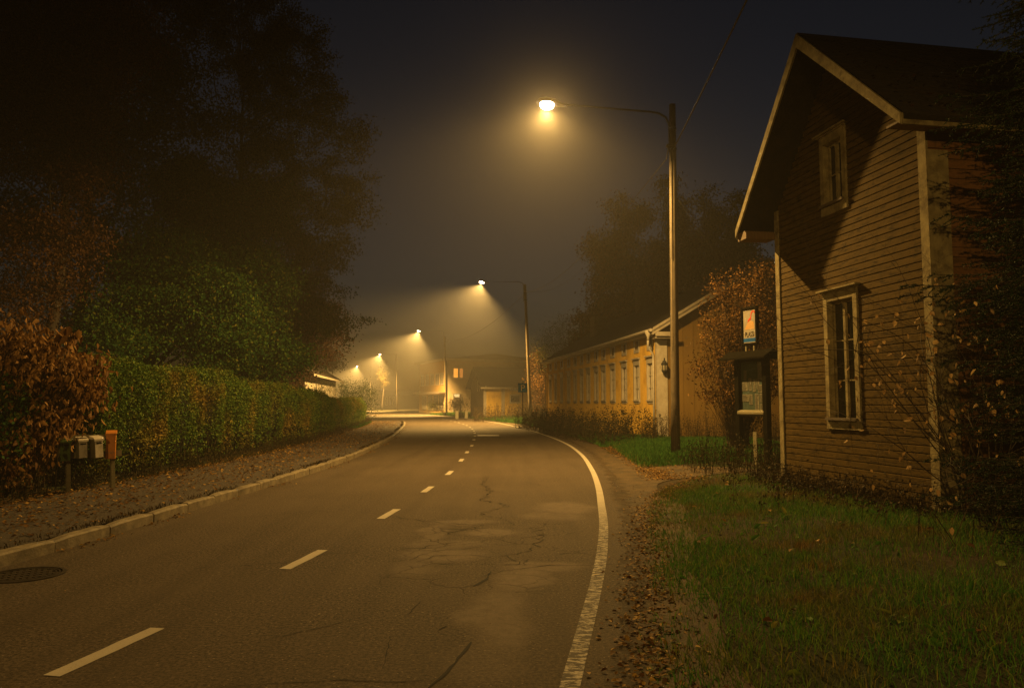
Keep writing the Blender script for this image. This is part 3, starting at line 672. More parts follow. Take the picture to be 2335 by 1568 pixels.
# corner boards
mb = MB(); mb.box(-.03,.10,-.035,-.002,.05,5.16); mb.box(-.032,-.004,-.033,.10,.05,5.14); mb.build('corner_board', M['trim_old'], house)
mb = MB(); mb.box(W-.13,W+.028,-.036,-.002,.05,5.50); cb = mb.build('corner_board', M['trim_old'], house)
mb = MB(); mb.box(W+.004,W+.032,-.034,.30,.05,5.02); mb.build('corner_board', M['trim_old'], house)
mb = MB(); mb.box(W+.003,W+.022,-.03,HL,5.05,5.56); mb.build('frieze_board', M['siding_pink'], house)
# roof: two thick slopes with overhang
OV = .62
def slope(xa, za, xb, zb, th, y0, y1, mb): # quad slab between ridge point and eave point
    d = Vector((xb-xa, 0, zb-za)); n_ = Vector((d.z,0,-d.x)).normalized()
    if n_.z < 0: n_ = -n_
    p = [(xa,za),(xb,zb),(xb+n_.x*th,zb+n_.z*th),(xa+n_.x*th,za+n_.z*th)]
    mb.prism(p, y0, y1)
sl = (PK-EZL)/PX; sr = (PK-EZR)/(W-PX); RZ = PK+.02
exl, exr = -.34, W+.36
mb = MB(); slope(PX, RZ, exl, RZ-(PX-exl)*sl, .09, -OV, HL+.3, mb); slope(PX, RZ, exr, RZ-(exr-PX)*sr, .09, -OV, HL+.3, mb)
# shingle courses
for (xe, s_) in ((exl,sl),(exr,sr)):
    L_ = math.hypot(xe-PX,(xe-PX)*s_); nn = int(L_/.16)
    for k in range(nn):
        t0, t1 = k/nn, (k+1)/nn; sg = 1
        xa = PX+(xe-PX)*t0; xb = PX+(xe-PX)*(t1+.01); za = RZ-abs(xa-PX)*s_+.118; zb = RZ-abs(xb-PX)*s_+.135
        mb.add([(xa,-OV-.02,za),(xb,-OV-.02,zb),(xb,HL+.3,zb),(xa,HL+.3,za),(xb,-OV-.02,zb-.02),(xb,HL+.3,zb-.02)], [(0,1,2,3),(1,4,5,2)])
roof = mb.build('roof', M['roof_dark'], house)
mb = MB()
for (xe, s_) in ((exl,sl),(exr,sr)):
    d = Vector((xe-PX,0,-abs(xe-PX)*s_)); u_ = d.normalized()
    a = Vector((PX,0,RZ+.10)); b = a+d
    dn = Vector((0,0,-.24))
    v = []
    for y_ in (-OV-.045,-OV-.012):
        v += [a+Vector((0,y_,0)), b+Vector((0,y_,0)), b+dn*.62+Vector((0,y_,0)), a+dn+Vector((0,y_,0))]
    mb.add(v, [(0,1,2,3),(7,6,5,4),(0,4,5,1),(1,5,6,2),(2,6,7,3),(3,7,4,0)])
mb.build('bargeboard', M['trim_old'], roof)
mb = MB(); zr = RZ-(exr-PX)*sr; mb.box(exr-.02,exr+.012,-OV-.01,HL+.28,zr-.05,zr+.10); zl = RZ-(PX-exl)*sl; mb.box(exl-.012,exl+.02,-OV-.01,HL+.28,zl-.05,zl+.10); mb.build('eave_board', M['trim_old'], roof)
mb = MB(); mb.box(exl+.02,-.04,-OV,HL,zl+.0,zl+.03); mb.box(W+.035,exr-.02,-OV,HL,zr-.0,zr+.03); mb.box(exl+.02,.0,-OV,-.04,zl-.12,zl-.0)
mb.build('soffit', M['soffit'], roof)
# fallen leaves on the roof slope facing us
n = 900; t = RNG.uniform(0,1,n)**.6; yy_ = RNG.uniform(-.5,HL,n); xs = PX+(exr-PX)*t; zz = RZ-(xs-PX)*sr+.15
link('roof_leaves', leaf_mesh('rl', np.stack([xs,yy_,zz],1), .07, 0, 1.6, flat=.7), M['leaf_brown'], roof, kind='stuff')
def old_window(win, parent, mull_rows, curtain=False, sill=True):
    x0, x1, z0, z1 = win; f = .105
    g = empty_part = None
    mb = MB(); mb.box(x0,x0+f,-.045,.0,z0,z1); mb.box(x1-f,x1,-.045,.0,z0,z1); mb.box(x0+f,x1-f,-.042,.0,z1-.17,z1); mb.box(x0+f,x1-f,-.042,.0,z0,z0+.14)
    # reveals
    mb.box(x0+f-.0,x0+f+.012,-.02,.09,z0+.14,z1-.17); mb.box(x1-f-.012,x1-f,-.02,.09,z0+.14,z1-.17); mb.box(x0+f,x1-f,-.02,.09,z1-.18,z1-.17)
    w = mb.build('window', M['trim_old'], parent, bevel=.004)
    a, b, c0_, c1_ = x0+f+.012, x1-f-.012, z0+.14, z1-.18
    mb = MB(); mb.box(a,b,.085,.095,c0_,c1_); mb.build('pane', M['glass'], w)
    mb = MB(); s_ = .035; mb.box(a,a+s_,.045,.08,c0_,c1_); mb.box(b-s_,b,.045,.08,c0_,c1_); mb.box(a+s_,b-s_,.045,.08,c0_,c0_+s_); mb.box(a+s_,b-s_,.045,.08,c1_-s_,c1_)
    xm = (a+b)/2; mb.box(xm-.028,xm+.028,.035,.078,c0_+s_,c1_-s_)
    for q in range(1, mull_rows): 
        zz = c0_+(c1_-c0_)*q/mull_rows; mb.box(a+s_,xm-.028,.05,.075,zz-.011,zz+.011); mb.box(xm+.028,b-s_,.05,.075,zz-.011,zz+.011)
    mb.build('sash', M['trim_old'], w)
    mb = MB(); mb.box(x0-.10,x1+.06,-.11,.0,z1+.002,z1+.03); mb.box(x0-.04,x1+.02,-.07,.0,z1-.022,z1+.001); mb.build('cornice', M['trim_old'], w)
    if sill: mb = MB(); mb.box(x0+.02,x1-.06,-.09,.02,z0+.145,z0+.185); mb.build('sill', M['shed_grey'], w)
    mb = MB(); mb.box(a,b,.14,.15,c0_-.05,c1_+.05)
    mb = MB()
    for (p, q) in ((a+.02,a+(b-a)*.2),(xm+.04,xm+.04+(b-a)*.28)):
        for j in range(6): mb.box(p+(q-p)*j/6, p+(q-p)*(j+.8)/6, .098+.006*(j%2), .104+.006*(j%2), c0_+.05, c1_-(c1_-c0_)*.3)
    mb.build('curtain', M['curtain'], w)
    return w
old_window(win_hi, house, 2); old_window(win_lo, house, 3)

# ================================================================== LONG YELLOW BUILDING
ya = math.atan(.144); yb = empty('long_wooden_house', (5.44,28.0,.1), ya, label='long low yellow board house with a row of tall windows behind the nearest pole', cat='house')
YL, YW, EZ = 22.0, 8.6, 4.22; b0 = -.1
wins = [.78,2.47,4.2,6.0,7.56,8.95,10.5,11.98,13.49,15.2,17.1,18.9,20.6]
mb = MB()
# wall skin with openings in the facade (x=0 plane, faces -x): strips between the windows
edges = [0.0]
for w_ in wins: edges += [w_-.33, w_+.33]
edges.append(YL)
for i in range(0, len(edges), 2): mb.box(-.0,.08,edges[i],edges[i+1],.0,EZ)
for w_ in wins:
    mb.box(0,.08,w_-.33,w_+.33,.0,1.62); mb.box(0,.08,w_-.33,w_+.33,3.02,3.62); mb.box(0,.08,w_-.33,w_+.33,4.02,EZ)
y_ = .12
while y_ < YL-.05: # battens
    inwin = any(abs(y_-w_) < .37 for w_ in wins)
    if not inwin: mb.box(-.028,-.0005,y_-.028,y_+.028,.02,EZ)
    else:
        w_ = [q for q in wins if abs(y_-q) < .37][0]
        mb.box(-.028,-.0005,y_-.028,y_+.028,.02,1.5)
        mb.box(-.028,-.0005,y_-.028,y_+.028,3.34,3.56)
    y_ += .135
mb.box(.01,YW,YL-.08,YL,.0,EZ); mb.box(YW-.08,YW,.01,YL,0,EZ)
mb.build('wall', M['yellow'], yb, label='bright yellow battened street front')
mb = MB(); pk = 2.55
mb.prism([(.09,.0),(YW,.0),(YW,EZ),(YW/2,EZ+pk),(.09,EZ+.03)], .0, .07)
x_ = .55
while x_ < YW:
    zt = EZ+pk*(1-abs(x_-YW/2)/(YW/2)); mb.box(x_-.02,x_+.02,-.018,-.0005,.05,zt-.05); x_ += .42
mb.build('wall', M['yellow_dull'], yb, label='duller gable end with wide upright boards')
mb = MB(); mb.box(-.05,.36,-.05,-.001,.0,EZ-.1); mb.box(-.052,-.002,-.04,.12,.0,EZ-.1); mb.build('corner_board', M['trim'], yb)
for k in (12.7,): 
    pass
# roof
mb = MB(); ox = -.28; rs_ = pk/(YW/2)
def rslab(mb, xa, xb, y0, y1, z_at, th=.12): 
    mb.prism([(xa,z_at(xa)),(xb,z_at(xb)),(xb,z_at(xb)+th),(xa,z_at(xa)+th)], y0, y1)
zf = lambda x: EZ+.08+pk-abs(x-YW/2)*rs_
rslab(mb, ox, YW/2, -.38, YL+.3, zf); rslab(mb, YW/2, YW+.45, -.38, YL+.3, zf)
yroof = mb.build('roof', M['roof_dark'], yb)
mb = MB()
for sg in (0,1):
    xa, xb = (ox-.03, YW/2) if sg == 0 else (YW/2, YW+.48)
    mb.prism([(xa,zf(xa)-.10),(xb,zf(xb)-.10),(xb,zf(xb)+.13),(xa,zf(xa)+.13)], -.43, -.385)
    mb.prism([(xa,zf(xa)+.05),(xb,zf(xb)+.05),(xb,zf(xb)+.16),(xa,zf(xa)+.16)], -.47, -.432)
mb.build('bargeboard', M['trim'], yroof)
mb = MB(); mb.box(ox-.03,ox,-.36,YL+.25,zf(ox)-.10,zf(ox)+.11); mb.build('fascia', M['trim_grey'], yroof)
mb = MB(); mb.box(ox,-.005,-.36,YL+.2,zf(ox)-.09,zf(ox)-.06); mb.build('soffit', M['trim_grey'], yroof)
mb = MB(); mb.tube([(ox-.10,-.40,zf(ox)+.05),(ox-.10,YL+.3,zf(ox)-.05)], .06, 8); gut = mb.build('gutter', M['trim_grey'], yroof)
mb = MB(); mb.box(ox+.05,.62,-.50,-.475,EZ-.26,EZ-.10); mb.box(ox+.1,.5,-.40,-.0,EZ-.34,EZ-.262); mb.build('cornice_return', M['trim'], yroof, bevel=.01)
for (yy_, ) in ((.22,),(YL-.1,)):
    mb = MB(); gx, gz = ox-.10, zf(ox)
    mb.lathe([(.05,-.30),(.05,-.18),(.13,-.02),(.13,.06)], (gx,yy_-.3 if yy_ < 1 else yy_,gz), 10)
    mb.tube([(gx,yy_-.3 if yy_ < 1 else yy_,gz-.25),(gx,yy_-.25 if yy_ < 1 else yy_,gz-.5),(-.09,yy_,gz-.82),(-.09,yy_,gz-1.0),(-.09,yy_,.3)], .045, 8); mb.build('downpipe', M['trim_grey'], yb, smooth=True)
mb = MB(); mb.box(YW/2-.9,YW/2-.35,12.6,13.4,EZ+2.0,EZ+pk+.95); mb.box(YW/2-.95,YW/2-.3,12.55,13.45,EZ+pk+.95,EZ+pk+1.05); mb.build('chimney', M['shed_grey'], yroof)
mb = MB(); mb.box(1.6,2.3,15.5,16.5,zf(2)-.2,zf(2)+1.0); mb.box(1.55,2.35,15.45,16.55,zf(2)+1.0,zf(2)+1.06); mb.build('chimney', M['shed_grey'], yroof)
def facade_window(w_, k, parent, cm):
    rt = None
    mb = MB(); z0, z1 = 1.62, 3.02
    mb.box(-.045,-.001,w_-.40,w_-.31,z0-.10,z1); mb.box(-.045,-.001,w_+.31,w_+.40,z0-.10,z1); mb.box(-.045,-.001,w_-.31,w_+.31,z0-.14,z0-.0)
    mb.box(-.05,-.001,w_-.40,w_+.40,z1,z1+.24); mb.box(-.12,-.001,w_-.46,w_+.46,z1+.24,z1+.29); mb.box(-.08,-.046,w_-.40,w_+.40,z0-.05,z0-.01)
    w = mb.build('window', M['trim_grey'], parent)
    mb = MB(); mb.box(.05,.056,w_-.31,w_+.31,z0,z1); mb.build('pane', cm, w)
    mb = MB()
    for e in (-.31,.27): mb.box(.0,.045,w_+e,w_+e+.04,z0,z1)
    mb.box(.005,.045,w_-.025,w_+.025,z0,z1); mb.box(.0,.045,w_-.27,w_+.27,z0,z0+.04); mb.box(.0,.045,w_-.27,w_+.27,z1-.04,z1)
    for q in (.33,.67): mb.box(.01,.044,w_-.27,w_-.025,z0+(z1-z0)*q-.013,z0+(z1-z0)*q+.013); mb.box(.01,.044,w_+.025,w_+.27,z0+(z1-z0)*q-.013,z0+(z1-z0)*q+.013)
    mb.build('sash', M['trim_grey'], w)
    mb = MB(); mb.box(-.04,-.001,w_-.34,w_-.25,3.52,4.10); mb.box(-.04,-.001,w_+.25,w_+.34,3.52,4.10); mb.box(-.04,-.001,w_-.25,w_+.25,3.52,3.64); mb.box(-.04,-.001,w_-.25,w_+.25,4.0,4.10)
    u = mb.build('attic_window', M['trim_grey'], parent)
    mb = MB(); mb.box(.03,.036,w_-.25,w_+.25,3.64,4.0); mb.build('pane', M['glass_curtain'], u)
    mb = MB(); mb.box(.005,.028,w_-.012,w_+.012,3.64,4.0); mb.build('sash', M['shed_grey'], u)
for k, w_ in enumerate(wins): facade_window(w_, k, yb, M['glass_curtain'])
# lantern on the corner board
lan = empty('wall_lantern', (0,0,0), label='dark old fashioned lantern fixed to the white corner board of the yellow house', cat='lantern')
lan.location = (5.44+.22*math.cos(ya), 28+.22*math.sin(ya)-.02, 2.72)
mb = MB(); mb.lathe([(.03,-.02),(.07,0),(.11,.06),(.115,.30),(.13,.33),(.06,.42),(.02,.48),(.03,.52),(.005,.56)], (0,-.2,0), 8); lb = mb.build('housing', M['darksteel'], lan)
mb = MB(); mb.lathe([(.085,.07),(.118,.1),(.122,.26),(.09,.29)], (0,-.2,0), 6); mb.build('glass', M['glass_curtain'], lan)
mb = MB(); mb.tube([(0,-.03,.4),(0,-.12,.44),(0,-.2,.36)], .012, 6); mb.box(-.04,.04,-.04,-.0,.2,.45); mb.build('bracket', M['darksteel'], lan)

# ================================================================== NOTICE BOARD AND SIGN
nb_c = at(1712, 900, 18.6); nbz = math.radians(-66)
nb = empty('notice_board', (nb_c[0],18.6,.1), nbz, label='dark roofed wooden notice board pinned with papers beside the clapboard house', cat='notice board')
def fpt(dx, dy): # point on the board plane in board coordinates
    r = ray(dx, dy); cx_, cy_ = nb_c[0], 18.6; d = (math.cos(nbz), math.sin(nbz)); n_ = (-d[1], d[0]); t = (cx_*n_[0]+cy_*n_[1])/(r[0]*n_[0]+r[1]*n_[1])
    return ((r[0]*t-cx_)*d[0]+(r[1]*t-cy_)*d[1], EYE+r[2]*t-.1)
xl, _ = fpt(1680,880); xr, _ = fpt(1752,880); _, ztop = fpt(1712,808); _, zp0 = fpt(1712,935)
mb = MB()
for x_ in (xl, xr-.14): mb.box(x_,x_+.14,-.07,.07,-.1,ztop-.02)
mb.build('post', M['board_wood'], nb)
mb = MB(); mb.box(xl+.142,xr-.142,.02,.05,zp0,ztop-.1); panel = mb.build('panel', M['green_board'], nb)
mb = MB(); mb.tube([(xl+.1,-.02,zp0-.06),(xr-.1,-.02,zp0-.06)], .075, 10); mb.build('rail', M['plank'], nb)
mb = MB(); mb.box(xl+.142,xr-.142,-.05,.06,ztop-.16,ztop-.03); mb.build('rail', M['board_wood'], nb)
mb = MB(); mb.prism([(-.32,ztop-.12),(0,ztop+.06),(.32,ztop-.12),(.32,ztop-.08),(0,ztop+.11),(-.32,ztop-.08)], xl-.28, xr+.22, axis='x'); mb.build('roof', M['board_wood'], nb)
pr = random.Random(9); wI = xr-xl-.284; hI = ztop-.16-zp0
for (u0, u1, v0, v1) in [(.72,.95,.62,.98),(.12,.24,.62,.82),(.02,.28,.40,.58),(.32,.45,.40,.66),(.5,.62,.38,.63),(.66,.78,.42,.64),(.72,.95,.36,.52),(.02,.32,.18,.33),(.34,.48,.12,.33),(.58,.75,.0,.34),(.78,.98,.16,.34),(.78,.98,.01,.14)]:
    x0 = xl+.15+u0*wI; x1 = xl+.15+u1*wI; z0 = zp0+v0*hI; z1 = zp0+v1*hI
    mb = MB(); mb.box(x0,x1,.012,.017,z0,z1); pp = mb.build('paper', M['paper'], panel)
    mb = MB(); zz = z1-.02
    while zz > z0+.015: mb.box(x0+.012,x0+(x1-x0)*pr.uniform(.6,.93),.0095,.0118,zz-.005,zz); zz -= .018
    mb.build('print', M['black'], pp)
# the sign above it: white panel, red bird neck, orange body, letters, blue foot band
sg = empty('hanging_sign', (nb_c[0],18.6,ztop+.1), nbz, label='framed white sign with red bird, lettering and blue band above the notice board', cat='sign')
sx0, sz1 = fpt(1691,702); sx1, _ = fpt(1727,702); _, sz0 = fpt(1708,786); zo = ztop
sz1 -= zo; sz0 -= zo
sw = sx1-sx0
mb = MB(); f = .055
mb.box(sx0,sx0+f,-.045,.045,sz0,sz1); mb.box(sx1-f,sx1,-.045,.045,sz0,sz1); mb.box(sx0+f,sx1-f,-.043,.043,sz1-f,sz1); mb.box(sx0+f,sx1-f,-.043,.043,sz0,sz0+f); mb.build('frame', M['board_wood'], sg, bevel=.01)
a, b, c0_, c1_ = sx0+f, sx1-f, sz0+f, sz1-f; w_, h_ = b-a, c1_-c0_
mb = MB(); mb.box(a,b,-.012,.012,c0_,c1_); face = mb.build('face', M['signwhite'], sg)
mb = MB(); mb.box(a,b,-.0145,-.0125,c0_+h_*.03,c0_+h_*.14); mb.build('blue_band', M['signblue'], face)
M['red'] = surf('sign_red', (.42,.04,.02), (.35,.035,.02), 4, .5, 0); M['sand'] = surf('sign_sand', (.34,.18,.05), (.32,.22,.11), 4, .5, 0)
mb = MB(); P2 = lambda u_, v_: (a+u_*w_, c0_+v_*h_)
mb.prism([P2(.12,.40),P2(.9,.40),P2(.82,.62),P2(.55,.66),P2(.35,.60)], -.0142, -.0125); mb.build('sand_print', M['sand'], face)
neck = [(.90,.86),(.86,.90),(.78,.91),(.70,.87),(.66,.80),(.66,.74),(.62,.68),(.5,.66),(.36,.60),(.40,.68),(.52,.73),(.60,.75),(.61,.82),(.66,.91),(.78,.95),(.9,.93),(.96,.87)]
mb = MB(); 
for i in range(8):
    mb.prism([P2(*neck[i]),P2(*neck[i+1]),P2(*neck[15-i]),P2(*neck[16-i])], -.0168, -.0145)
mb.build('bird_print', M['red'], face)
def text(body, name, mat, parent, loc, size, sx=1.0, depth=.002, rot=(PI/2,0,0)):
    cu = bpy.data.curves.new(name, 'FONT'); cu.body = body; cu.size = size; cu.extrude = depth; cu.align_x = 'CENTER'; cu.offset = .0
    to = bpy.data.objects.new(name, cu); C.objects.link(to); dg = bpy.context.evaluated_depsgraph_get()
    me = bpy.data.meshes.new_from_object(to.evaluated_get(dg)); bpy.data.objects.remove(to)
    mt = Matrix.Translation(loc) @ Matrix.Rotation(rot[2],4,'Z') @ Matrix.Rotation(rot[0],4,'X') @ Matrix.Diagonal((sx,1,1,1)); me.transform(mt)
    me.materials.clear(); return link(name, me, mat, parent)
text('PLASSI', 'lettering', M['black'], face, ((a+b)/2,-.0165,c0_+h_*.18), h_*.21, w_*.92/(h_*.21*3.55))
mb = MB()
for q in (.25,.75): mb.box(sx0+sw*q-.02,sx0+sw*q+.02,-.02,.02,.0,sz0)
mb.build('bracket', M['plank'], sg)
# boards lying below the notice board
for (dx, dy, dz, rr, lab) in ((-.42,-.16,.0,.06,'pale plank leaning on the notice board near its left post'),(.22,-.2,.0,-.05,'taller pale plank leaning under the notice board rail')):
    pass
mb = MB(); mb.box(.2,.32,-.14,-.115,-.15,.8); mb.build('leaning_plank', M['plank'], None, label='pale plank leaning upright under the notice board', cat='plank').matrix_world = Matrix.Translation((nb_c[0],18.6,.1)) @ Matrix.Rotation(nbz,4,'Z')

# ================================================================== PARKING SIGN
ps = at(1192, 890, 51); psx = ps[0]
pk_ = empty('parking_sign', (psx,51,.1), 0, label='square blue parking sign with a white P on a thin dark post', cat='sign')
mb = MB(); mb.tube([(0,.04,0),(0,.04,2.9)], .03, 8); mb.build('post', M['darksteel'], pk_)
zc = at(1192,883,51)[2]-.1
mb = MB(); mb.box(-.31,.31,-.008,.008,zc-.31,zc+.31); M['park_blue'] = surf('parking_blue', (.03,.25,.80), (.025,.22,.70), 3, .5, 0); M['park_white'] = surf('parking_white', (.85,.84,.82), (.8,.79,.77), 3, .5, 0)
pl = mb.build('plate', M['park_blue'], pk_)
text('P', 'letter', M['park_white'], pl, (0,-.012,zc-.21), .60, 1.05)
mb = MB()
for (x0,x1,z0,z1) in ((-.30,.30,zc-.30,zc-.285),(-.30,.30,zc+.285,zc+.30),(-.30,-.285,zc-.285,zc+.285),(.285,.30,zc-.285,zc+.285)): mb.box(x0,x1,-.0105,-.0085,z0,z1)
mb.build('border', M['signblue'], pl)

# ================================================================== MAILBOXES
mby = 12.9; mc = at(212, 1012, mby); MR = math.radians(46)
st = empty('mailbox_stand', (mc[0],mby,.1), MR, label='grey wooden stand of two planks holding the mailboxes at the foot of the hedge', cat='stand')
mb = MB(); mb.box(-.42,.36,-.02,.012,.86,.96); mb.build('rail', M['plank'], st); mb = MB(); mb.box(-.42,.46,-.022,.012,.58,.68); mb.build('rail', M['plank'], st)
for q in (.33,-.36): mb = MB(); mb.box(q,q+.06,.015,.08,-.1,.94, Matrix.Rotation(-.05,4,'Y')); mb.build('leg', M['plank'], st)
Rz = Matrix.Rotation(MR,4,'Z')
def mailbox(lx, ly, w, h, d, z, mat, sidem, label, rz=0, tilt=.0):
    o = Rz @ Vector((lx,ly,0)); r = empty('mailbox', (mc[0]+o.x,mby+o.y,z), label=label, cat='mailbox', group='mailboxes by the hedge')
    r.rotation_euler = (0,tilt,MR+math.radians(rz))
    mb = MB(); mb.mi = 1; mb.box(-w/2,w/2,-d+.006,0,0,h-.03); body = mb.build('body', [mat,sidem], r, bevel=.005)
    mb = MB(); mb.box(-w/2+.008,w/2-.008,-d-.002,-d+.006,.008,h-.055); mb.build('front', mat, r)
    mb = MB(); mb.prism([(-d-.02,h-.055),(-d-.02,h-.02),(-d+.03,h+.01),(0,h+.03),(0,h-.028),(-d+.006,h-.028)], -w/2-.01, w/2+.01, axis='x'); mb.build('lid', mat, r, bevel=.003)
    mb = MB(); mb.box(-w*.32,w*.32,-d-.004,-d-.0022,h-.105,h-.08); mb.build('slot', M['black'], r)
    return r
mailbox(-.20,-.03,.14,.33,.14,.68,M['boxgrey'],M['boxside'],'dark fronted grey mailbox on the stand, left of the pale one',rz=4,tilt=-.05)
mailbox(.02,-.03,.14,.34,.20,.68,M['boxgrey'],M['boxside'],'pale grey mailbox tilted on the stand, between the dark box and the orange one',rz=6,tilt=-.08)
ob = mailbox(.30,.03,.15,.46,.12,.64,M['orange'],M['orange'],'tall orange mailbox at the right end of the stand',rz=-22)
text('POSTI', 'lettering', M['signwhite'], ob, (0.0,-.1225,.09), .055, .9)
mb = MB(); mb.box(-.05,.05,-.1245,-.1225,.24,.38); mb.build('door', M['orange'], ob)
gb = mailbox(-.45,.02,.17,.36,.14,.64,surf('mailbox_green',(.05,.09,.02),(.04,.07,.02),5,.5,.1),M['boxside'],'green mailbox half hidden by drooping brown leaves',rz=0)

# ================================================================== YELLOW SHED HOUSE (middle distance)
sh = empty('small_house', (-2.83,75,.1), math.radians(18), label='small yellow house with a dark gable behind the parking sign', cat='house')
SW_, SD, SE, SP = 8.5, 5.0, 3.25, 1.85
mb = MB(); mb.box(.02,SW_,0,.1,0,SE); 
z_ = .2
while z_ < SE: mb.box(.02,SW_,-.012,-.0005,z_,z_+.16); z_ += .18
mb.build('wall', M['yellow'], sh, label='yellow boarded front')
mb = MB(); mb.prism([(0.102,0),(SD,0),(SD,SE),(SD/2,SE+SP),(.102,SE)], 0, .1, axis='x'); mb.box(.1,SW_,SD-.1,SD-.002,0,SE); mb.box(SW_-.1,SW_-.002,.1,SD-.1,0,SE); mb.build('wall', M['shed_grey'], sh, label='unlit gable wall, its shade painted brown grey')  # gable turned from the lamp, its unlit look put into the wall colour
mb = MB()
zs = lambda y: SE+.05+SP-abs(y-SD/2)*SP/(SD/2)
for ya_, yb_ in ((-.45,SD/2),(SD/2,SD+.45)): mb.prism([(ya_,zs(ya_)),(yb_,zs(yb_)),(yb_,zs(yb_)+.1),(ya_,zs(ya_)+.1)], -.45, SW_+.4, axis='x')
srf = mb.build('roof', M['roof_dark'], sh)
mb = MB(); mb.box(-.45,SW_+.4,-.52,-.452,zs(-.45)-.06,zs(-.45)+.10); mb.build('gutter', M['trim'], srf)
mb = MB(); mb.box(-.01,.28,-.03,-.0135,0,SE); mb.build('corner_board', M['trim'], sh)
mb = MB(); mb.box(1.85,2.2,-.03,-.0135,0,SE); mb.build('pilaster', M['trim'], sh)
mb = MB(); mb.tube([(.1,-.48,SE-.1),(.1,-.3,SE-.35),(.05,-.1,SE-.6),(.05,-.1,.3)], .05, 8); mb.build('downpipe', M['trim'], sh)
def simple_window(parent, x0, x1, z0, z1, y, fm, gm, fw=.12, mull=1, name='window', ins=.0):
    mb = MB(); mb.box(x0-fw,x0,y-.04,y,z0-fw,z1+fw); mb.box(x1,x1+fw,y-.04,y,z0-fw,z1+fw); mb.box(x0,x1,y-.04,y,z0-fw,z0); mb.box(x0,x1,y-.04,y,z1,z1+fw)
    for q in range(1,mull+1): xm = x0+(x1-x0)*q/(mull+1); mb.box(xm-.035,xm+.035,y-.035,y,z0,z1)
    w = mb.build(name, fm, parent); mb = MB(); mb.box(x0,x1,y-.014,y-.010,z0,z1); mb.build('pane', gm, w); return w
simple_window(sh, 2.85,3.75,1.6,2.25,-.0135,M['trim'],M['glass'],.12,0); simple_window(sh, 2.85,3.75,2.84,3.02,-.0135,M['trim'],M['glass'],.09,1)
wv = MB(); w_ = MB()
mb = MB(); mb.box(-.05,-.001,1.5,1.62,2.7,4.0); mb.box(-.05,-.001,2.1,2.22,2.7,4.0); mb.box(-.05,-.001,1.62,2.1,3.9,4.0); mb.build('window', M['trim'], sh)
# ================================================================== TWO STOREY BUILDING (in the fog)
ts = empty('two_storey_building', (-9.4,106,.0), math.radians(23.5), label='pale two storey building in the fog with one orange lit upstairs window', cat='building')
TW, TD, TH_ = 15.0, 13.0, 7.6
mb = MB(); mb.box(0,TW,0,.2,0,TH_); mb.box(.0,TW,TD-.2,TD,0,TH_); mb.box(TW-.2,TW,.2,TD-.2,0,TH_); mb.build('wall', M['render_pale'], ts)
mb = MB(); mb.box(0,.2,.202,TD-.2,0,TH_); mb.build('wall', M['render_yellow'], ts, label='ochre street front with shop windows')
mb = MB(); mb.prism([(-.6,TH_),(TW+.6,TH_),(TW+.6,TH_+.22),(TW/2,TH_+1.1),(-.6,TH_+.22)], -.6, TD+.6); tr_ = mb.build('roof', M['roof_dark'], ts)
mb = MB(); mb.box(-.66,-.602,-.62,TD+.62,TH_-.08,TH_+.26); mb.box(-.6,TW+.6,-.66,-.602,TH_-.08,TH_+.26); mb.build('gutter', M['trim'], tr_)
M['lit_orange'] = emit('orange_lit_pane', (1,.36,.04), 1.1); M['lit_warm'] = emit('warm_lit_pane', (1,.62,.22), 1.5); M['lit_dim'] = emit('dim_lit_pane', (1,.33,.05), .45)
w1 = simple_window(ts, 1.2,1.85,5.2,6.5,-.001,M['trim_grey'],M['lit_orange'],.1,0)
simple_window(ts, 2.1,2.6,5.2,6.5,-.001,M['trim_grey'],M['lit_dim'],.1,0)
mb = MB(); mb.box(1.05,1.2,-.05,-.001,.2,3.0); mb.box(2.4,2.5,-.05,-.001,.2,3.0); mb.box(1.2,2.4,-.05,-.001,2.9,3.0); dw = mb.build('door', M['trim'], ts)
mb = MB(); mb.box(1.2,2.4,-.03,-.002,.1,2.9); mb.build('leaf', M['shed_grey'], dw)
mb = MB(); mb.box(1.3,2.1,-.037,-.031,2.46,2.62); mb.box(1.3,2.1,-.037,-.031,2.68,2.84); mb.build('pane', M['lit_warm'], dw)
mb = MB(); mb.tube([(.1,-.1,0),(.1,-.1,TH_)], .06, 8); mb.build('downpipe', M['darksteel'], ts)
def side_window(parent, y0, y1, z0, z1, fw=.1, n=2):
    mb = MB(); mb.box(-.05,-.001,y0-fw,y0,z0-fw,z1+fw); mb.box(-.05,-.001,y1,y1+fw,z0-fw,z1+fw); mb.box(-.05,-.001,y0,y1,z0-fw,z0); mb.box(-.05,-.001,y0,y1,z1,z1+fw)
    for q in range(1,n+1): ym = y0+(y1-y0)*q/(n+1); mb.box(-.05,-.001,ym-.04,ym+.04,z0,z1)
    w = mb.build('window', M['trim'], parent); mb = MB(); mb.box(-.012,-.006,y0,y1,z0,z1); mb.build('pane', M['glass'], w)
for y0 in (.8,2.9,5.4,7.9,10.4): side_window(ts, y0, y0+1.5, 4.3, 5.8)
for y0 in (.6,3.2,6.0,9.0): side_window(ts, y0, y0+2.1, .7, 2.7, n=3)
mb = MB(); mb.box(-.9,-.052,-.1,TD,3.0,3.12); mb.box(-.93,-.901,-.12,TD,2.9,3.25); mb.build('awning', M['shed_grey'], ts)
